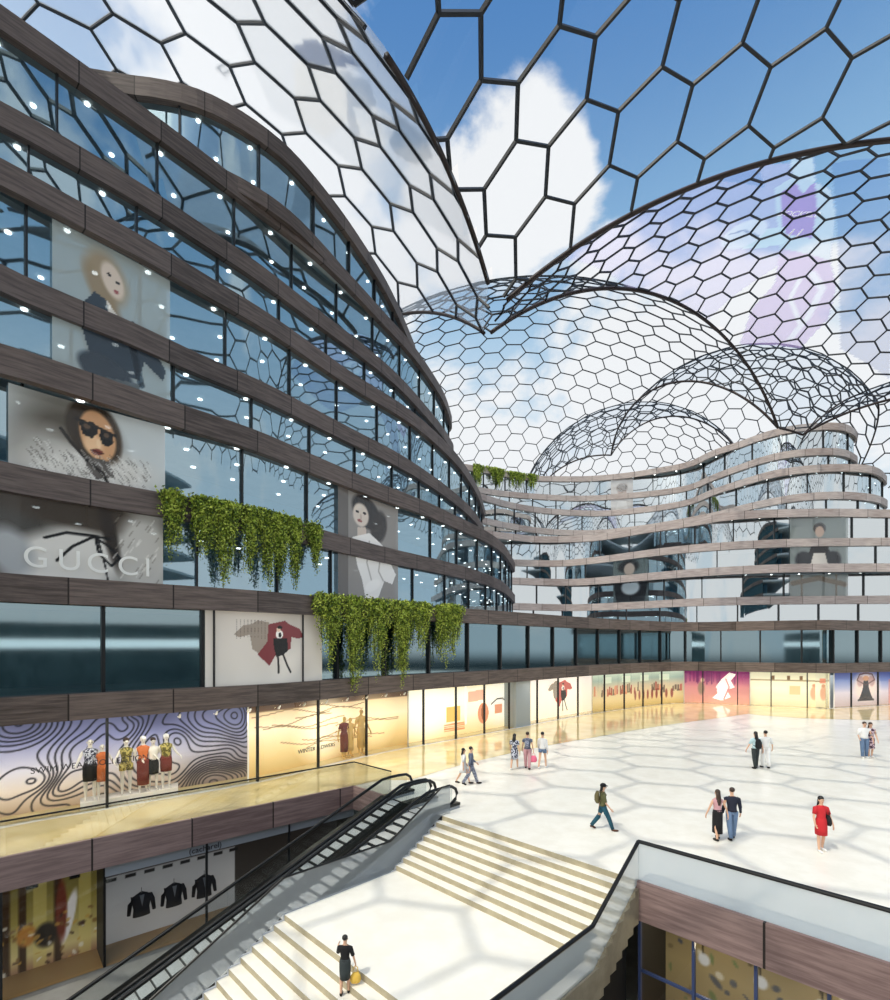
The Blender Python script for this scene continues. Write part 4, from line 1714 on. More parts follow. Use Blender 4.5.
leaf_mat('leaf_green', (140, 164, 52), (198, 212, 92))
leaf_mat('leaf_dark', (66, 90, 32), (110, 134, 50))
mat('stem_green', (84, 92, 42), .8)


def hanging_plant(label, P, pa, pb, z, zmax, nstr, group, dens=26, size=.11, clumps=5, seed=1, minlen=.3):
    rng = random.Random(seed)
    S_ = sub(P, pa, pb, -.12, step=.2)
    L = cum(S_)[-1]
    q = S_[len(S_) // 2]
    o = thing('hanging_plant', label, 'hanging plant', (float(q[0]), float(q[1]), z), 0, group)
    cen = [(i + .5 + rng.uniform(-.3, .3)) / clumps * L for i in range(clumps)]
    ln = [rng.uniform(.55, 1.0) for _ in cen]
    lv = [MB(), MB()]
    st_ = MB()
    for k in range(nstr):
        j = rng.randrange(clumps)
        t = min(max(rng.gauss(cen[j], L / clumps * .26), 0), L)
        length = zmax * ln[j] * rng.uniform(.35, 1.0) * math.exp(-((t - cen[j]) / (L / clumps * .5)) ** 2)
        if rng.random() < .35: length = rng.uniform(minlen, minlen + .5)
        p, d = along(S_, t)
        nrm = np.array([d[1], -d[0]])
        out = rng.uniform(-.05, .25)
        x, y, zc = p[0] + nrm[0] * out, p[1] + nrm[1] * out, z + rng.uniform(-.05, .18)
        pts = [(p[0] - nrm[0] * .25, p[1] - nrm[1] * .25, z + .02), (x, y, zc)]
        m_ = max(3, int(length * dens))
        ph = rng.uniform(0, 6)
        for i in range(m_):
            f = i / m_
            cx = x + d[0] * .08 * math.sin(ph + f * 5)
            cy = y + d[1] * .08 * math.sin(ph + f * 5)
            cz = zc - f * length
            if i % 8 == 0: pts.append((cx, cy, cz))
            r = size * (1.25 - .5 * f)
            c = Vector((cx + rng.gauss(0, .085), cy + rng.gauss(0, .085), cz + rng.gauss(0, .05)))
            a = Vector((rng.uniform(-1, 1), rng.uniform(-1, 1), rng.uniform(-1.2, .1))).normalized()
            b = a.cross(Vector((rng.uniform(-1, 1), rng.uniform(-1, 1), rng.uniform(-1, 1)))).normalized()
            nn = a.cross(b) * r * .18
            lv[0 if rng.random() < .68 else 1].mesh([c - a * r * .5, c + b * r * .32 + nn, c + a * r * .6, c - b * r * .32 + nn], [(0, 1, 2), (0, 2, 3)])
        if len(pts) > 2:
            st_.tube(pts, .012, 4)
    lv[0].build('light_foliage', 'leaf_green', o)
    lv[1].build('dark_foliage', 'leaf_dark', o)
    st_.build('stems', 'stem_green', o)
    return o


hanging_plant('leafy green creeper hanging from the left tower below the ribbon picture level', LB['F'], 163, 318, FL['F'] + .5, 4.6, 620, 'creepers hanging from the bands', clumps=8, seed=3, size=.135, dens=24)
hanging_plant('lower green creeper hanging over the podium band right of the umbrella picture', pod, 313, 466, FL['G'] + .5, 5.6, 620, 'creepers hanging from the bands', clumps=7, seed=5, size=.135, dens=22)
hanging_plant('small far green creeper on the roof edge at the left end of the right building', RB[8], 474, 540, RIGHT[8][0] + .6, 4.6, 300, 'creepers hanging from the bands', clumps=6, seed=8, dens=16, size=.26, minlen=.6)

# ------------------------------------------------------------------ shops on the lower level
def lin_pts(a, b, t0, t1, off):
    d = (Vector(b) - Vector(a)).normalized()
    n = Vector((-d[1], d[0], 0))
    return np.array([(Vector(a) + d * t0 + n * off)[:2], (Vector(a) + d * t1 + n * off)[:2]])


def art_yellow(a):
    a.grad([(0, (150, 112, 84)), (.15, (206, 190, 130)), (.5, (150, 136, 70)), (1, (96, 88, 44))])
    for x in (.30, .52, .60, .78):
        a.line([(x, 0), (x, 1)], .03, (60, 40, 22))
    for x in (.1, .42, .68, .92):
        a.poly([(x - .03, 0), (x + .04, 0), (x + .04, 1), (x - .03, 1)], (206, 190, 110), op=.55)
    a.poly([(.38, .8), (.44, .8), (.44, .9), (.38, .9)], (16, 14, 14))
    a.poly([(.62, .78), (.68, .78), (.68, .88), (.62, .88)], (16, 14, 14))
    a.poly([(.84, .78), (.9, .78), (.9, .88), (.84, .88)], (16, 14, 14))
    a.ell(.36, .3, .07, .13, (220, 214, 206), .3, .5)
    a.ell(.42, .34, .05, .09, (36, 28, 26), .3, .4)
    a.ell(.62, .34, .05, .1, (180, 124, 60), 0, .4)
    a.ell(.72, .3, .06, .12, (40, 32, 26), 0, .4)
    a.ell(.84, .42, .03, .26, (226, 222, 220), -.2, .3)
    a.ell(.8, .5, .03, .3, (110, 50, 34), 0, .4)
    for k in range(130):
        x, y = a.rng.rand(), a.rng.rand() * .5
        c = [(230, 226, 210), (60, 40, 30), (190, 150, 70), (120, 90, 50)][a.rng.randint(4)]
        a.ell(x, y, .006 + .01 * a.rng.rand(), .012 + .02 * a.rng.rand(), c, a.rng.rand() * 3, .4, op=.75)


def art_menswear(a):
    a.grad([(0, (190, 190, 190)), (.3, (200, 200, 200)), (.70, (170, 172, 176)), (.72, (46, 36, 32)), (1, (24, 20, 20))])
    a.poly([(.50, 0), (1, 0), (1, .8), (.50, .8)], (58, 54, 52))
    a.line([(0, .76), (1, .76)], .02, (196, 186, 170))
    for k in range(8):
        a.poly([(.02 + k * .065, .66), (.06 + k * .065, .66), (.06 + k * .065, .70), (.02 + k * .065, .70)], (40, 40, 42))
    for k in range(10):
        x = a.rng.rand()
        a.ell(x, .75 + a.rng.rand() * .15, .03, .03, (110, 80, 64), 0, .5, op=.6)


def lower_shop(label, a, b, t0, t1, painter, header=None, mull='mullion', spacing=2.2, transom=None, wall=1.6, seed=2, cell=.045, m='lit_panel', phase=.99):
    o = thing('shop', label, 'shop', tuple((Vector(a) + (Vector(b) - Vector(a)).normalized() * t0)[:2]) + (LOWZ,))
    top = -1.02
    panel_mesh('display_wall', lin_pts(a, b, t0, t1, wall), LOWZ, top, painter, m, o, cell=cell, seed=seed)
    g = glazing(lin_pts(a, b, t0, t1, .12), LOWZ + .1, top, 'shop_glass', o, spacing, phase, 'shop_window', mull=mull, mw=.07, md=.10)
    mb = MB()
    q = lin_pts(a, b, t0, t1, .12); r = lin_pts(a, b, t0, t1, wall)
    flat(mb, q, r, LOWZ + .02)
    mb.build('window_floor', 'timber', o)
    mb = MB()
    flat(mb, q, r, top, True)
    mb.build('window_ceiling', 'dark_ceiling', o)
    for e in (0, 1):
        mb = MB()
        mb.bar((q[e][0], q[e][1], (LOWZ + top) / 2), (r[e][0], r[e][1], (LOWZ + top) / 2), .06, top - LOWZ)
        mb.build('side_panel', 'dark_ceiling', o)
    if header:
        mb = MB()
        h0, h1 = lin_pts(a, b, t0, t1, .05), lin_pts(a, b, t0, t1, .14)
        mb.prism([tuple(h0[0]), tuple(h0[1]), tuple(h1[1]), tuple(h1[0])], top - header, top)
        mb.build('sign_board', 'truss_panel', o)
    if transom:
        mb = MB()
        h0 = lin_pts(a, b, t0, t1, .1)
        mb.bar((h0[0][0], h0[0][1], transom), (h0[1][0], h0[1][1], transom), .07)
        mb.build('transom', mull, g)
    return o


Lw = (E1 - E0).length
lower_shop('lower level shop with yellow lit dark interior under the walkway, bottom left', E0, E1, -2.6, 2.70, art_yellow, None, spacing=2.65, seed=6, m='printed_panel')
ls = lower_shop('lower level menswear shop with grey sign board behind the escalator', E0, E1, 2.72, Lw, art_menswear, .38, spacing=3.3, seed=9, m='printed_panel')
d_ = (E1 - E0).normalized()
mat('sign_ink', (52, 48, 50), .5)
# sign text
_q = lin_pts(E0, E1, 5.35, 6.4, .03)
text('lettering', '(cacharel)', (_q[0][0], _q[0][1], -1.32), math.atan2(d_[1], d_[0]), .30, 'sign_ink', ls, .008)
_q = lin_pts(E1, E2, 0, 1, 0)

# pictured jackets as real garments hanging in the menswear window
def jacket(base, rz, label, w=.75, h=.85):
    o = thing('jacket', label, 'jacket', base, rz, 'dark jackets in the menswear window')
    b = MB()
    b.loft([((0, 0, 0), w * .36, .09, 0), ((0, 0, h * .35), w * .33, .1, 0), ((0, 0, h * .7), w * .40, .11, 0), ((0, 0, h * .9), w * .36, .09, 0), ((0, 0, h), .1, .06, 0)], 14)
    q = b.build('body', 'charcoal_cloth', smooth=True); q.parent = o
    for s in (-1, 1):
        b = MB()
        b.tube([(s * w * .34, 0, h * .86), (s * w * .46, 0, h * .6), (s * w * .52, -.02, h * .15)], [.09, .08, .06], 8)
        q = b.build('sleeve', 'charcoal_cloth', smooth=True); q.parent = o
    b = MB()
    b.mesh([(-.08, -.1, h * .95), (.08, -.1, h * .95), (0, -.13, h * .45)], [(0, 1, 2)])
    q = b.build('shirt_front', 'grey_cloth'); q.parent = o
    b = MB()
    b.tube([(-.2, 0, h * .95), (0, 0, h + .05), (.2, 0, h * .95)], .012, 5); b.tube([(0, 0, h + .05), (0, 0, h + .2)], .01, 5)
    q = b.build('hanger', 'dark_metal'); q.parent = o


mat('charcoal_cloth', (40, 40, 46), .9)
mat('grey_cloth', (120, 124, 132), .9)
for i, (tt, lb) in enumerate(((4.0, 'short dark jacket hanging leftmost in the menswear window'), (5.1, 'charcoal jacket hanging in the middle of the menswear window'), (6.2, 'dark jacket hanging rightmost in the menswear window, partly behind the escalator rail'))):
    q = lin_pts(E0, E1, tt, tt + .1, 1.1)
    jacket((q[0][0], q[0][1], LOWZ + .95), math.atan2(d_[1], d_[0]), lb, .8, .85)


def art_beigeshop(a):
    a.grad([(0, (130, 116, 84)), (.5, (150, 134, 96)), (1, (104, 92, 66))])
    for k in range(120):
        x, y = a.rng.rand(), a.rng.rand()
        c = [(200, 196, 184), (66, 56, 40), (90, 110, 70), (110, 96, 70), (60, 66, 84)][a.rng.randint(5)]
        a.ell(x, y, .004 + .009 * a.rng.rand(), .012 + .05 * a.rng.rand(), c, a.rng.rand(), .5, op=.75)
    for x in (.12, .3, .47, .7):
        a.line([(x, 1), (x + .02, .6)], .008, (50, 42, 30))
        a.ell(x + .02, .58, .02, .05, (196, 200, 206), 0, .4)


lower_shop('lower level shop with blue window bars under the plaza edge, bottom right', P1, P1 + D1 * 20, .05, 8, art_beigeshop, None, 'blue_mullion', 1.42, -2.5, 1.8, 4, m='printed_panel', phase=.02)
# warm lamp inside that shop
for t_ in (1.6, 4.2, 7):
    q = P1 + D1 * t_ + D2 * .9
    l_ = bpy.data.lights.new('shop_lamp', 'POINT'); l_.energy = 26; l_.color = (1, .86, .6); l_.shadow_soft_size = .15
    lo_ = bpy.data.objects.new('shop_lamp', l_); C.objects.link(lo_); lo_.location = (q[0], q[1], -1.6)

# ================================================================== people
mat('skin_tone', (214, 170, 142), .55)
mat('skin_deep', (176, 128, 100), .55)
mat('mannequin_white', (226, 222, 214), .4)
mat('mannequin_gold', (224, 186, 110), .35)
mat('hair_black', (24, 20, 20), .5)
mat('hair_brown', (58, 42, 34), .5)
mat('eye_dark', (20, 18, 18), .3)
mat('lip', (160, 80, 74), .5)
for n_, c_ in {'cloth_black': (14, 14, 18), 'cloth_charcoal': (46, 54, 56), 'cloth_white': (232, 232, 232), 'cloth_navy': (30, 34, 52), 'cloth_denim': (100, 124, 156),
               'cloth_teal': (22, 74, 92), 'cloth_olive': (96, 96, 62), 'cloth_red': (192, 36, 44), 'cloth_greyblue': (96, 104, 124), 'cloth_pattern': (74, 76, 96),
               'cloth_pink': (196, 150, 156), 'cloth_aqua': (186, 214, 222), 'cloth_floral': (92, 66, 84), 'shoe_black': (18, 18, 18), 'shoe_white': (230, 230, 228),
               'shoe_brown': (84, 54, 40), 'bag_yellow': (230, 190, 84), 'bag_pink': (224, 110, 140), 'bag_black': (20, 24, 28), 'bag_olive': (100, 92, 60),
               'cloth_orange': (200, 110, 60), 'cloth_camo': (120, 116, 60), 'cloth_maroon': (112, 44, 36)}.items():
    mat(n_, c_, .85)


def patterned(name, c1, c2, sc_=30):
    m = mat(name, c1, .85)
    t = NT(m.node_tree)
    b = t.n['Principled BSDF']
    co = t.node('ShaderNodeTexCoord').outputs['Object']
    n = t.node('ShaderNodeTexNoise', ins={'Vector': co, 'Scale': sc_, 'Detail': 1.0})
    t.set(b.inputs['Base Color'], t.mix(t.smooth(n.outputs[0], .47, .53), rgba(*c1), rgba(*c2)))


patterned('cloth_pattern', (40, 42, 66), (196, 200, 214), 14)
patterned('cloth_floral', (60, 34, 56), (206, 180, 190), 12)
patterned('cloth_plaid', (98, 104, 124), (150, 156, 172), 20)
patterned('cloth_camo', (96, 90, 44), (178, 166, 96), 12)


def figure(name, label, loc, heading, H=1.7, stride=.3, phase=1, arms=(.25, -.25), elbow=(.35, .35), spread=.12, skin='skin_tone', hair='hair_black', hairlen=0,
           top='cloth_white', sleeve=.5, bottom='trousers', bcol='cloth_denim', hem=.5, shoes='shoe_black', heels=False, head_turn=0.0, fem=True, group=None, cat='person', face=True, hat=None):
    """standing or walking figure, +Y forward, feet on loc"""
    k = H / 1.7
    o = thing(name, label, cat, loc, heading, group)
    V, Ed, Rd = [], [], []
    def add(p, r, par=None):
        V.append(Vector(p) * k); Rd.append((r[0] * k, r[1] * k) if isinstance(r, tuple) else (r * k, r * k))
        if par is not None: Ed.append((par, len(V) - 1))
        return len(V) - 1
    sw = .165 if fem else .195
    hw = .095
    # legs first to know how low the pelvis sits
    def leg(a_hip, knee):
        th, sh = .42, .41
        kx = (math.sin(a_hip) * th, -math.cos(a_hip) * th)
        b = a_hip - knee
        ax = (kx[0] + math.sin(b) * sh, kx[1] - math.cos(b) * sh)
        return kx, ax
    fa, fk = stride, .06 + stride * .12
    ba, bk = -stride * .75, stride * .75
    L1, L2 = leg(fa, fk), leg(ba, bk)
    low = min(L1[1][1], L2[1][1])
    pz = -low + .085
    pel = add((0, 0, pz + .05), (.13, .105))
    ws = add((0, .005, pz + .19), (.105 if fem else .12, .08), pel)
    ch = add((0, 0, pz + .36), (.125 if fem else .15, .095), ws)
    cb = add((0, -.005, pz + .47), (.10, .07), ch)
    nk = add((0, 0, pz + .56), (.045, .048), cb)
    ct, stn = math.cos(head_turn), math.sin(head_turn)
    hd = add((0, .015, pz + .635), (.062, .07), nk)
    h2 = add((0, .02, pz + .70), (.072, .085), hd)
    h3 = add((0, .012, pz + .775), (.055, .065), h2)
    joints = {}
    for s, Lg in ((phase, L1), (-phase, L2)):
        hp = add((s * hw, 0, pz), .085, pel)
        kn = add((s * (hw + .005), Lg[0][0], pz + Lg[0][1]), .055, hp)
        mid = add((s * (hw + .004), (Lg[0][0] * .6 + Lg[1][0] * .4), pz + Lg[0][1] * .6 + Lg[1][1] * .4), .052, kn)
        an = add((s * hw, Lg[1][0], pz + Lg[1][1]), .036, mid)
        lift = max(0, V[an].z / k - .085)
        ty = .15 if lift < .04 else .11
        fz = V[an].z / k - .05
        f1 = add((s * (hw + .01), Lg[1][0] + .06, max(.03, fz)), (.036, .03), an)
        f2 = add((s * (hw + .02), Lg[1][0] + ty, max(.022, fz - lift * .8)), (.034, .02), f1)
        joints['leg%d' % s] = (hp, kn, mid, an, f1, f2)
    for i, s in enumerate((-1, 1)):
        sh = add((s * sw, -.005, pz + .45), .048, cb)
        a = arms[i]
        e = (s * (sw + spread * .55), math.sin(a) * .27, pz + .45 - math.cos(a) * .27)
        el = add(e, .036, sh)
        b = a + elbow[i]
        wv = (s * (sw + spread * .9), e[1] + math.sin(b) * .24, e[2] - math.cos(b) * .24)
        wr = add(wv, .025, el)
        dv = Vector((0, math.sin(b), -math.cos(b)))
        pm = add(Vector(wv) + dv * .06, (.032, .018), wr)
        base = Vector(wv) + dv * .09
        fw = Vector((0, math.cos(b), math.sin(b)))
        for q_, ln in zip((-1.5, -.5, .5, 1.5), (.060, .072, .078, .068)):
            b0 = base + fw * q_ * .017
            v1 = add(b0, .0085, pm)
            v2 = add(b0 + dv * ln * .5 + Vector((-s * .006, 0, 0)), .008, v1)
            add(b0 + dv * ln * .92 + Vector((-s * .022, 0, 0)), .007, v2)
        t1 = add(Vector(wv) + dv * .045 + fw * .034, .010, pm)
        add(Vector(wv) + dv * .085 + fw * .045 + Vector((-s * .012, 0, 0)), .008, t1)
        joints['arm%d' % s] = (sh, el, wr, pm)
    me = bpy.data.meshes.new('body')
    me.from_pydata([tuple(v) for v in V], Ed, [])
    bo = link('body', me, skin)
    bo.parent = o
    sk = bo.modifiers.new('skin', 'SKIN')
    for i, q in enumerate(Rd):
        me.skin_vertices[0].data[i].radius = q
        me.skin_vertices[0].data[i].use_root = (i == 0)
    sk.use_smooth_shade = True
    sb = bo.modifiers.new('sub', 'SUBSURF'); sb.levels = 1; sb.render_levels = 1
    def part(n_, b, m, smooth=True):
        q = b.build(n_, m, smooth=smooth); q.parent = o
        return q
    J = lambda i: V[i]
    hc = (V[h2] + V[hd] * .35 + V[h3] * .65) / 2
    Rm = Matrix.Rotation(head_turn, 3, 'Z')
    if face:
        b = MB()
        for s in (-1, 1):
            b.ellipsoid(hc + Rm @ Vector((s * .028, .085, -.012)) * k, (.012 * k, .008 * k, .008 * k), 8, 6)
        part('eyes', b, 'eye_dark')
        b = MB()
        b.ellipsoid(hc + Rm @ Vector((0, .092, -.035)) * k, (.011 * k, .02 * k, .022 * k), 8, 6)
        for s in (-1, 1):
            b.ellipsoid(hc + Rm @ Vector((s * .076, .0, -.02)) * k, (.012 * k, .018 * k, .03 * k), 8, 6)
        part('nose_and_ears', b, skin)
        b = MB()
        b.ellipsoid(hc + Rm @ Vector((0, .083, -.066)) * k, (.024 * k, .008 * k, .007 * k), 8, 6)
        part('mouth', b, 'lip')
    if hair:
        b = MB()
        b.ellipsoid(hc + Rm @ Vector((0, -.030, .036)) * k, (.085 * k, .090 * k, .080 * k), 14, 10)
        if hairlen:
            b.loft([(tuple(hc + Rm @ Vector((0, -.05, .02)) * k), .082 * k, .055 * k, head_turn), (tuple(hc + Rm @ Vector((0, -.07, -.10)) * k), .084 * k, .045 * k, head_turn),
                    (tuple(hc + Rm @ Vector((0, -.10, -.10 - hairlen * .6)) * k), .095 * k, .04 * k, head_turn), (tuple(hc + Rm @ Vector((0, -.11, -.12 - hairlen)) * k), .05 * k, .02 * k, head_turn)][::-1], 10)
        part('hair', b, hair)
    if hat:
        b = MB()
        b.ellipsoid(hc + Vector((0, -.01, .05)) * k, (.10 * k, .11 * k, .08 * k), 14, 8)
        b.ellipsoid(hc + Vector((0, .02, .03)) * k, (.115 * k, .15 * k, .012 * k), 14, 6)
        part('hat', b, hat)
    # top
    g_ = .014
    b = MB()
    wl = pz + .03
    secs = [(pel, .135 + g_ * 1.6, .11 + g_, wl), (pel, .132 + g_, .105 + g_, pz + .10), (ws, (.112 if fem else .13) + g_, .085 + g_, pz + .19), (ch, (.135 if fem else .158) + g_, .10 + g_, pz + .34),
            (cb, (sw + .035), .105, pz + .425), (cb, (sw + .02), .10, pz + .475), (cb, sw * .62, .082, pz + .515), (nk, .062, .064, pz + .54)]
    b.loft([((0, V[i].y, zc * k), rx * k, ry * k, 0) for i, rx, ry, zc in secs], 16)
    for s in (-1, 1):
        sh, el, wr, pm = joints['arm%d' % s]
        pts = [J(sh) + Vector((-s * .03, 0, .0)) * k, J(sh), J(sh).lerp(J(el), min(1, sleeve * 2))]
        rr = [.068 * k, .068 * k, .058 * k]
        if sleeve > .5:
            pts.append(J(el).lerp(J(wr), (sleeve - .5) * 2)); rr.append(.042 * k)
        if sleeve > 0:
            b.tube(pts, rr, 10)
    part('dress' if bottom == 'dress' else 'top', b, top)
    lf, lb = joints['leg%d' % phase], joints['leg%d' % -phase]
    if bottom in ('trousers', 'shorts'):
        b = MB()
        b.loft([((0, 0, (pz - .06) * k), .12 * k, .09 * k, 0), ((0, 0, (pz + .0) * k), .155 * k, .12 * k, 0), ((0, 0, (pz + .13) * k), .125 * k, .105 * k, 0)], 14)
        for lg in (lf, lb):
            hp, kn, mid, an, f1, f2 = lg
            if bottom == 'trousers':
                b.tube([J(hp) + Vector((0, 0, .03)) * k, J(hp).lerp(J(kn), .5), J(kn), J(mid), J(an) + Vector((0, 0, .0))], [.102 * k, .094 * k, .082 * k, .074 * k, .062 * k], 10)
            else:
                b.tube([J(hp) + Vector((0, 0, .03)) * k, J(hp).lerp(J(kn), hem)], [.1 * k, .094 * k], 10)
        part(bottom, b, bcol)
    else:
        b = MB()
        zk = pz - (pz * hem)
        ys = (J(lf[1]).y + J(lb[1]).y) / 2 / k
        dy = abs(J(lf[1]).y - J(lb[1]).y) / 2 / k
        f_ = min(1, (pz - zk) / .42)
        b.loft([((0, ys * k * f_, zk * k), .165 * k if bottom != 'pencil' else .150 * k, (.13 + dy * f_ * 1.1) * k, 0),
                ((0, ys * k * f_ * .5, (zk + pz) / 2 * k), .175 * k if bottom != 'pencil' else .168 * k, (.13 + dy * f_ * .5) * k, 0),
                ((0, 0, (pz + .03) * k), .172 * k, .132 * k, 0), ((0, 0, (pz + .14) * k), .140 * k, .11 * k, 0)], 18)
        part('skirt', b, bcol)
    if shoes:
        for lg in (lf, lb):
            an, f1, f2 = lg[3], lg[4], lg[5]
            b = MB()
            b.tube([J(an) + Vector((0, -.045, -.045)) * k, J(an) + Vector((0, .0, -.03)) * k, J(f1), J(f2), J(f2) + Vector((0, .05, -.002)) * k], [.03 * k, .043 * k, .042 * k, .038 * k, .02 * k], 8)
            part('shoe', b, shoes)
    joints['V'] = V
    return o, joints, k


def hand_world(o, joints, side):
    p = joints['V'][joints['arm%d' % side][3]]
    return o.matrix_basis @ p


def ground(px, py, z=0.0):
    """plaza point seen on this sight line, height z"""
    Y = (6.5 - z) * 520 / (py - 645)
    return (round((px - 445) / 520 * Y, 3), round(Y, 3), z)


def handbag(label, pos, m, rz=0, size=.28, group=None):
    o = thing('handbag', label, 'bag', tuple(pos), rz, group)
    b = MB()
    b.loft([((0, 0, -.17 - size), size * .42, size * .2, 0), ((0, 0, -.15 - size * .8), size * .56, size * .26, 0), ((0, 0, -.15 - size * .4), size * .5, size * .22, 0), ((0, 0, -.17), size * .3, size * .1, 0)], 14)
    q = b.build('pouch', m, smooth=True); q.parent = o
    b = MB()
    b.tube([(-size * .26, 0, -.18), (-size * .2, 0, -.06), (0, 0, .0), (size * .2, 0, -.06), (size * .26, 0, -.18)], .012, 6)
    q = b.build('handle', m, smooth=True); q.parent = o
    return o


def backpack(label, o_person, k, m, z=1.2, size=1.0, side=0.0):
    mtx = o_person.matrix_basis
    o = thing('backpack', label, 'bag', tuple(mtx @ Vector((side * k, -.20 * k, z * k))), o_person.rotation_euler[2])
    b = MB()
    b.loft([((0, 0, -.22 * k * size), .12 * k * size, .06 * k, 0), ((0, -.01, -.14 * k * size), .15 * k * size, .09 * k, 0), ((0, -.01, .05 * k), .145 * k * size, .085 * k, 0), ((0, .01, .19 * k * size), .09 * k * size, .05 * k, 0)], 14)
    q = b.build('sack', m, smooth=True); q.parent = o
    for s in (-1, 1):
        b = MB()
        b.tube([(s * .07 * k, .05 * k, .16 * k), (s * .10 * k, .17 * k, .22 * k), (s * .11 * k, .30 * k, .10 * k), (s * .12 * k, .22 * k, -.1 * k), (s * .1 * k, .05 * k, -.15 * k)], .014 * k, 6)
        q = b.build('strap', m, smooth=True); q.parent = o
    return o


def heading(dx, dy):
    return math.atan2(dy, dx) - PI / 2


# woman in black on the lower steps (back to the viewer)
pz_ = zl_ = -10 * RISE
w_, j_, k_ = figure('person', 'woman seen from behind in black top and grey pencil skirt on the lower steps', ground(345, 994, pz_), heading(.05, 1), 1.37, .10, 1, (.5, .1), (1.4, .1), .14,
                    'skin_tone', 'hair_black', 0, 'cloth_black', .42, 'pencil', 'cloth_charcoal', .48, 'shoe_black', fem=True)
handbag('yellow handbag held by the woman in black on the steps', hand_world(w_, j_, 1) + Vector((0, 0, .0)), 'bag_yellow', .2, .24)
# couple near the escalator top
figure('person', 'woman in pale dress walking left of a man by the escalators', ground(463.5, 783.5), heading(1, .25), 1.68, .38, 1, (.3, -.3), (.3, .3), .1, top='cloth_white', bottom='skirt', bcol='cloth_white', hem=.38, hairlen=.12, shoes='shoe_black')
a_, j_, k_ = figure('person', 'man in grey blue shirt and trousers striding beside a woman by the escalators', ground(471, 784.5), heading(1, .1), 1.80, .42, -1, (.35, -.35), (.5, .3), .1, top='cloth_greyblue', sleeve=.9, bottom='trousers', bcol='cloth_plaid', fem=False, shoes='shoe_black')
# three women near the cream shop
figure('person', 'woman in a patterned blue dress, leftmost of the three walking by the cream shop', ground(514.5, 769.5), heading(.5, 1), 1.86, .25, 1, (.2, -.2), (.3, .3), .12, top='cloth_pattern', sleeve=.3, bottom='dress', bcol='cloth_pattern', hem=.42, hairlen=.16, shoes='shoe_white')
a_, j_, k_ = figure('person', 'woman with rose trousers and grey vest, middle of the three by the cream shop', ground(527.5, 769), heading(.3, 1), 1.93, .2, -1, (.2, -.1), (.3, .2), .12, top='cloth_greyblue', sleeve=.2, bottom='trousers', bcol='cloth_pink', hair='hair_brown', shoes='shoe_black')
handbag('pink handbag held by the middle one of three women', hand_world(a_, j_, 1), 'bag_pink', 0, .34)
backpack('small dark backpack on the middle one of three women', a_, k_, 'cloth_plaid', 1.2, .7)
figure('person', 'woman in white with denim shorts, rightmost of the three by the cream shop', ground(542.5, 768.5), heading(.6, 1), 1.92, .28, 1, (.25, -.2), (.3, .3), .1, top='cloth_white', sleeve=.9, bottom='shorts', bcol='cloth_denim', hem=.35, shoes='shoe_white')
# lone walker with backpack
a_, j_, k_ = figure('person', 'walker in olive shirt and teal trousers wearing a dark hat', ground(603, 830), heading(1, -.12), 1.66, .45, 1, (-.25, .2), (.2, .5), .1, top='cloth_olive', sleeve=.45, bottom='trousers', bcol='cloth_teal', hairlen=.1, hat='cloth_black', fem=False, shoes='shoe_brown')
backpack('olive backpack carried by the walker in teal trousers', a_, k_, 'bag_olive', 1.2, 1.0)
# couple walking away
a_, j_, k_ = figure('person', 'woman in shorts with dark hair seen from behind beside a man in white', ground(755.5, 768.5), heading(-.1, 1), 1.92, .12, 1, (.15, -.15), (.2, .2), .22, top='cloth_aqua', sleeve=.4, bottom='trousers', bcol='cloth_charcoal', hairlen=.18, shoes='shoe_black')
backpack('black backpack on the dark haired woman walking with a man in white', a_, k_, 'bag_black', 1.2, 1.05)
a_, j_, k_ = figure('person', 'man in white shirt and white trousers seen from behind', ground(765.5, 768), heading(.1, 1), 1.95, .12, -1, (-.1, .1), (.2, .35), .2, top='cloth_white', sleeve=.45, bottom='trousers', bcol='cloth_white', fem=False, shoes='shoe_black')
# couple in the middle foreground
figure('person', 'woman with long dark hair in black trousers beside a man in navy', ground(717.5, 840), heading(-.1, 1), 1.66, .15, 1, (.1, -.2), (.2, .2), .2, top='cloth_pink', sleeve=0.0, bottom='pencil', bcol='cloth_black', hem=.72, hair='hair_brown', hairlen=.3, shoes='shoe_black')
figure('person', 'man in navy sweater and blue jeans seen from behind', ground(732, 839.5), heading(.15, 1), 1.72, .2, 1, (-.1, .1), (.2, .2), .12, top='cloth_navy', sleeve=.95, bottom='trousers', bcol='cloth_denim', hair='hair_brown', fem=False, shoes='shoe_black')
# woman in red
a_, j_, k_ = figure('person', 'woman in a red dress walking towards the viewer', ground(821, 851), heading(-.1, -1), 1.70, .12, 1, (.1, .25), (.15, .5), .16, top='cloth_red', sleeve=.35, bottom='dress', bcol='cloth_red', hem=.42, hairlen=.28, shoes='shoe_white')
handbag('black shoulder bag hanging at the side of the woman in red', a_.matrix_basis @ Vector((-.20, 0, 1.32)), 'bag_black', a_.rotation_euler[2] + PI / 2, .32)
# far couple at the right edge
figure('person', 'person in white shirt and light jeans beside a floral dress at the right edge', ground(864.5, 758), heading(-.3, -1), 2.05, .08, 1, (.1, .1), (.3, .9), .12, top='cloth_white', sleeve=.5, bottom='trousers', bcol='cloth_denim', hair='hair_brown', fem=False, shoes='shoe_white')
figure('person', 'woman in dark floral dress walking at the right picture edge', ground(870.5, 757.5), heading(-.3, -1), 2.0, .12, 1, (.1, .1), (.3, .3), .1, top='cloth_floral', sleeve=.3, bottom='dress', bcol='cloth_floral', hem=.5, hair='hair_brown', hairlen=.2, shoes='shoe_white')

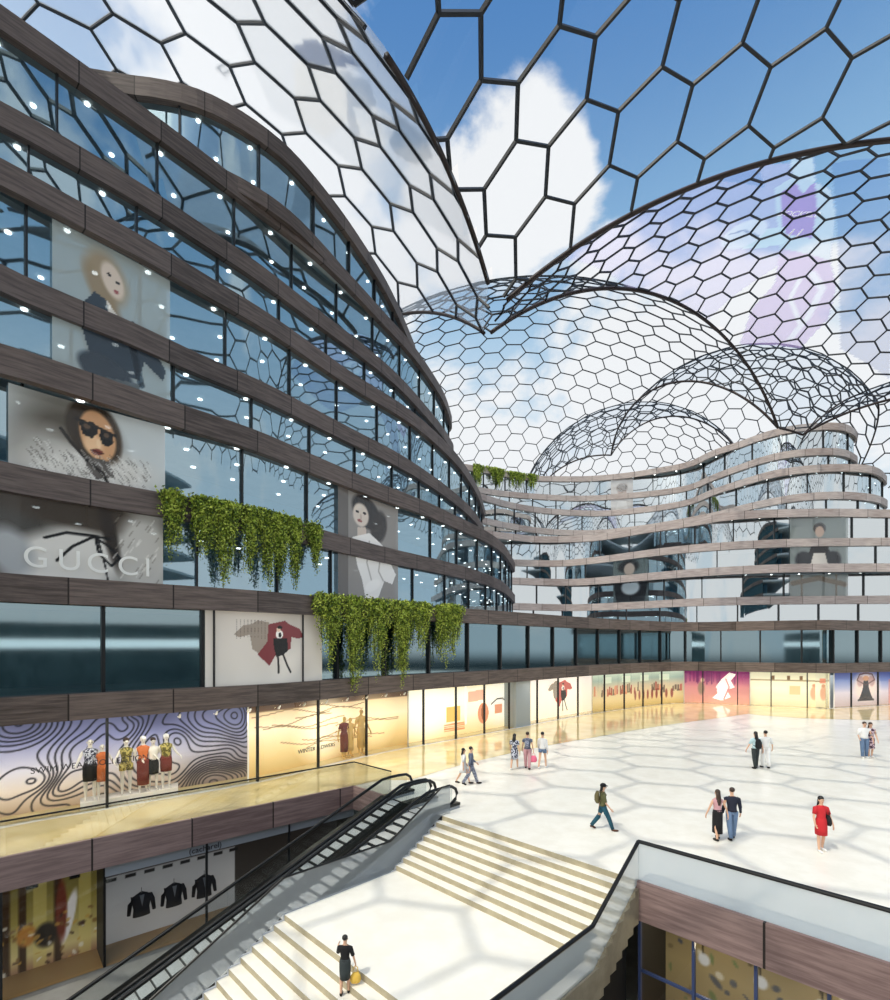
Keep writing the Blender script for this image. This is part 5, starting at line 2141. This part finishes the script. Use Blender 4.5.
# mannequins in the contour window
_mc = offset(pod, .85)
MQ = [
 (90, 'white mannequin with dark skirt, leftmost in the contour mural window', 'cloth_pattern', 'skirt', 'cloth_black', 2.45),
 (102, 'mannequin in pale orange swimsuit, second from left in the contour window', 'cloth_orange', 'dress', 'cloth_orange', 2.2),
 (126, 'mannequin in camouflage bikini with hands out, third in the contour window', 'cloth_camo', 'shorts', 'cloth_camo', 2.3),
 (143, 'white haired mannequin with long maroon skirt in the contour window', 'cloth_orange', 'skirt', 'cloth_maroon', 2.3),
 (153, 'mannequin in black skirt between two others on the right of the contour window', 'mannequin_white', 'skirt', 'cloth_black', 2.2),
 (166, 'mannequin with yellow camouflage top, rightmost in the contour window', 'cloth_camo', 'skirt', 'cloth_maroon', 2.3)]
for i, (px, lb, tp, bt, bc, hh) in enumerate(MQ):
    p_, t_ = at_bearing(_mc, px)
    _, d = along(_mc, t_)
    hd = heading(d[1], -d[0])
    figure('mannequin', lb, (p_[0], p_[1], .32), hd, hh, .05, 1 if i % 2 else -1, (.3, -.1) if i % 2 else (-.1, .2), (.9, .3) if i % 2 else (.3, 1.2), .22,
           skin='mannequin_white', hair=None if i in (0, 1) else ('cloth_white' if i in (3, 5) else 'hair_brown'), top=tp, sleeve=0, bottom=bt, bcol=bc, hem=.75 if i == 3 else .4, shoes=None, cat='mannequin', group='mannequins in the contour window', face=True)
p_a, p_b = at_bearing(offset(pod, .62), 80)[0], at_bearing(offset(pod, .62), 178)[0]
p_c, p_d = at_bearing(offset(pod, 1.5), 178)[0], at_bearing(offset(pod, 1.5), 80)[0]
mb = MB(); mb.prism([tuple(p_a), tuple(p_b), tuple(p_c), tuple(p_d)], .03, .32)
tag(mb.build('plinth', 'white_paint'), 'low pale plinth under the mannequins in the contour window', 'plinth')
_mg = offset(pod, .85)
for px, lb, hh in ((344, 'slim dark dressed mannequin in the golden window', 2.4), (350, 'golden mannequin, middle one in the golden window', 2.3), (361, 'large golden draped mannequin, rightmost in the golden window', 2.7)):
    p_, t_ = at_bearing(_mg, px)
    _, d = along(_mg, t_)
    figure('mannequin', lb, (p_[0], p_[1], .03), heading(d[1], -d[0]), hh, .05, 1, (.1, -.1), (.3, .3), .2, skin='mannequin_gold', hair=None, top='cloth_maroon' if px == 344 else 'mannequin_gold', sleeve=.3,
           bottom='pencil', bcol='cloth_maroon' if px == 344 else 'mannequin_gold', hem=.7, shoes=None, cat='mannequin', group='mannequins in the golden window')
# window lettering
def shop_text(s_, pa, pb, off, z, size, m):
    q, t_ = at_bearing(offset(pod, off), pa)
    q2, _ = at_bearing(offset(pod, off), pb)
    return text('window_lettering', s_, (q[0], q[1], z), math.atan2(q2[1] - q[1], q2[0] - q[0]), size, m)
mat('ink', (30, 28, 36), .6)
tag(shop_text('SWIM WEAR COLLECTION', 30, 100, .42, 1.75, .32, 'ink'), 'dark swim wear collection lettering on the contour mural window', 'lettering')
tag(shop_text('WINTER FLOWERS', 298, 345, .42, .95, .30, 'ink'), 'dark lettering low on the golden shop window', 'lettering')

# ------------------------------------------------------------------ opposite tower (stands right of the frame, mirrored in the left facade)
TWR = Matrix.Translation((23, 30, 0)) @ Matrix.Rotation(PI, 4, 'Z')
opp = tower.copy(); C.objects.link(opp)
opp['label'] = 'second curved glass tower right of the picture, seen mirrored in the left tower'
opp.matrix_basis = TWR @ tower.matrix_basis
for ch in list(tower.children):
    c_ = ch.copy(); C.objects.link(c_); c_.parent = opp
    for g_ in ch.children:
        if g_.name.startswith('downlight'): continue
        h_ = g_.copy(); C.objects.link(h_); h_.parent = c_
    if c_.name.startswith('glazing'):
        c_.material_slots[0].link = 'OBJECT'
        c_.material_slots[0].material = M['dark_tower_glass']

b = MB()
q = np.array([(TWR @ Vector((p_[0], p_[1], 0)))[:2] for p_ in offset(LB['F'][2:-18], -.6)])
ribbon(b, q, q, LOWZ, 9.0)
flat(b, q, offset(q, 12), 9.0)
o_ = b.build('podium_wall', 'opposite_wall'); o_.parent = opp; o_.matrix_parent_inverse = opp.matrix_basis.inverted()

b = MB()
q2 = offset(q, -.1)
ribbon(b, q2, q2, 6.15, 7.15)  # added glowing strip, puts a bright horizon line into the podium glass
o_ = b.build('horizon_glow_strip', 'horizon_glow'); o_.parent = opp; o_.matrix_parent_inverse = opp.matrix_basis.inverted()
